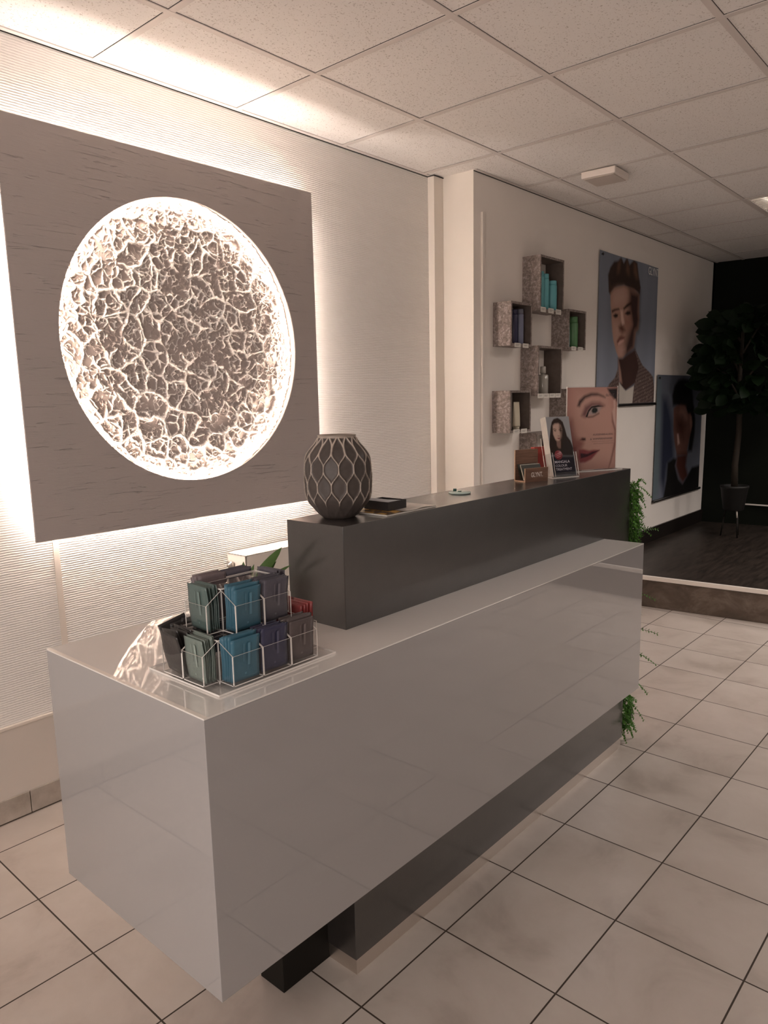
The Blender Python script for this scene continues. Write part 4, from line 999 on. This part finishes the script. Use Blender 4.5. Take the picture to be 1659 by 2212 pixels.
for k in range(420):
    z = random.choice([random.uniform(.86, 1.10), random.uniform(.30, 1.12), random.uniform(.05, .30), random.uniform(.86, 1.11)])
    x = random.uniform(2.815, 2.875); y = random.uniform(1.15, 1.25)+(x-2.815)*.25
    L = random.uniform(.025, .06); a = random.uniform(-2.6, .9)
    frond((x, y, z), (x+abs(math.cos(a))*L*.8, y+math.sin(a)*L*.75, z-random.uniform(-.01, .07)), random.uniform(0, .02), n=8)
for y0, z0, y1, z1 in ((1.17, 1.10, 1.105, 1.055), (1.18, .90, 1.075, .925), (1.19, .66, 1.075, .64), (1.19, .50, 1.06, .50), (1.18, .95, 1.10, .90), (1.16, .30, 1.09, .24), (1.17, .22, 1.10, .12), (1.17, .42, 1.06, .37)):
    frond((2.82, y0, z0), (2.86, y1, z1), .012, n=12, ll=.015, lw=.0045)
for k in range(14):
    y = 1.16+.008*k; pts = [(2.822+.008*math.sin(k+i), y+.006*math.sin(i*1.3+k), 1.10-i*.09) for i in range(int(random.uniform(9, 12)))]
    bs.tube(pts, .0012, 5, cap=False)
o = local(bs.build('stems', M_stem), gp); o = local(bl.build('leaflets', M_fern), gp); o['kind'] = 'stuff'

# ================================================================= TREE ON THE RAISED FLOOR
tr = thing('rubber_tree', (6.75, 1.885, PF), 'tall dark rubber tree in a pot in the unlit far corner', 'tree')
M_tl = speck('dark_glossy_tree_leaf', (.004, .011, .003), .35, 9, .55, spec=.15)
b = MB(); b.lathe([(.001, .233), (.075, .233), (.083, .24), (.110, .425), (.115, .430), (.115, .446), (.102, .446), (.10, .415), (.001, .41)], 40); b.build('pot', mat('dark_grey_pot', (.010, .009, .008), .6), tr)
for k in range(3):
    a = 2*PI*k/3+3.9; b = MB(); b.tube([(.06*math.cos(a), .06*math.sin(a), .233), (.07*math.cos(a), .07*math.sin(a), .172)], .007, 10)
    b.tube([(.07*math.cos(a), .07*math.sin(a), .172), (.09*math.cos(a), .09*math.sin(a), .002)], .006, 10, mi=1)
    b.build('stand_leg', [mat('painted_leg_glint', (.42, .38, .34), .5) if k == 0 else M_black, M_black], tr)  # glint on one leg painted in as a pale upper end
b = MB(); b.tube([(0, 0, .412), (.01, .01, .62), (.0, -.01, .9), (.015, 0, 1.15), (.01, .01, 1.35), (0, 0, 1.8)], [.028, .026, .024, .022, .018, .010], 12)
for q in range(7):
    a = q*2.4; b.tube([(0, 0, 1.1+.09*q), (.12*math.cos(a), .14*math.sin(a), 1.3+.09*q), (.22*math.cos(a), .28*math.sin(a), 1.38+.09*q)], [.010, .007, .003], 8)
b.build('trunk', speck('tree_bark', (.018, .011, .005), .4, 30, .8), tr)
b = MB()
rt = random.Random(5)
for k in range(560):
    a = rt.uniform(0, 2*PI); ph = rt.uniform(-1, 1); q = rt.uniform(.45, 1)**.6
    c = Vector((math.cos(a)*.38*q*math.sqrt(1-ph*ph), -.10+math.sin(a)*.50*q*math.sqrt(1-ph*ph), 1.50+ph*.46*q))
    d = Vector((math.cos(a), math.sin(a), rt.uniform(-.9, .5))).normalized()*rt.uniform(.10, .17)
    if c.y+d.y > .38 or c.y > .36: continue
    leaf(b, c, c+d, rt.uniform(.036, .052), up=(rt.uniform(-1, -.1), rt.uniform(-1, .2), rt.uniform(-.3, .9)), n=5, curve=.06, fold=.15)
for y, z in ((.40, 1.35), (.42, 1.50), (.39, 1.60), (.33, 1.19), (.36, 1.75), (.35, 1.08), (.34, 1.44)):
    leaf(b, (0-.05, y-.13, z+.02), (-.12, y-.01, z), .045, up=(-.7, -.6, .3), n=6, curve=.06, fold=.15)
o = b.build('foliage', M_tl, tr); o['kind'] = 'stuff'
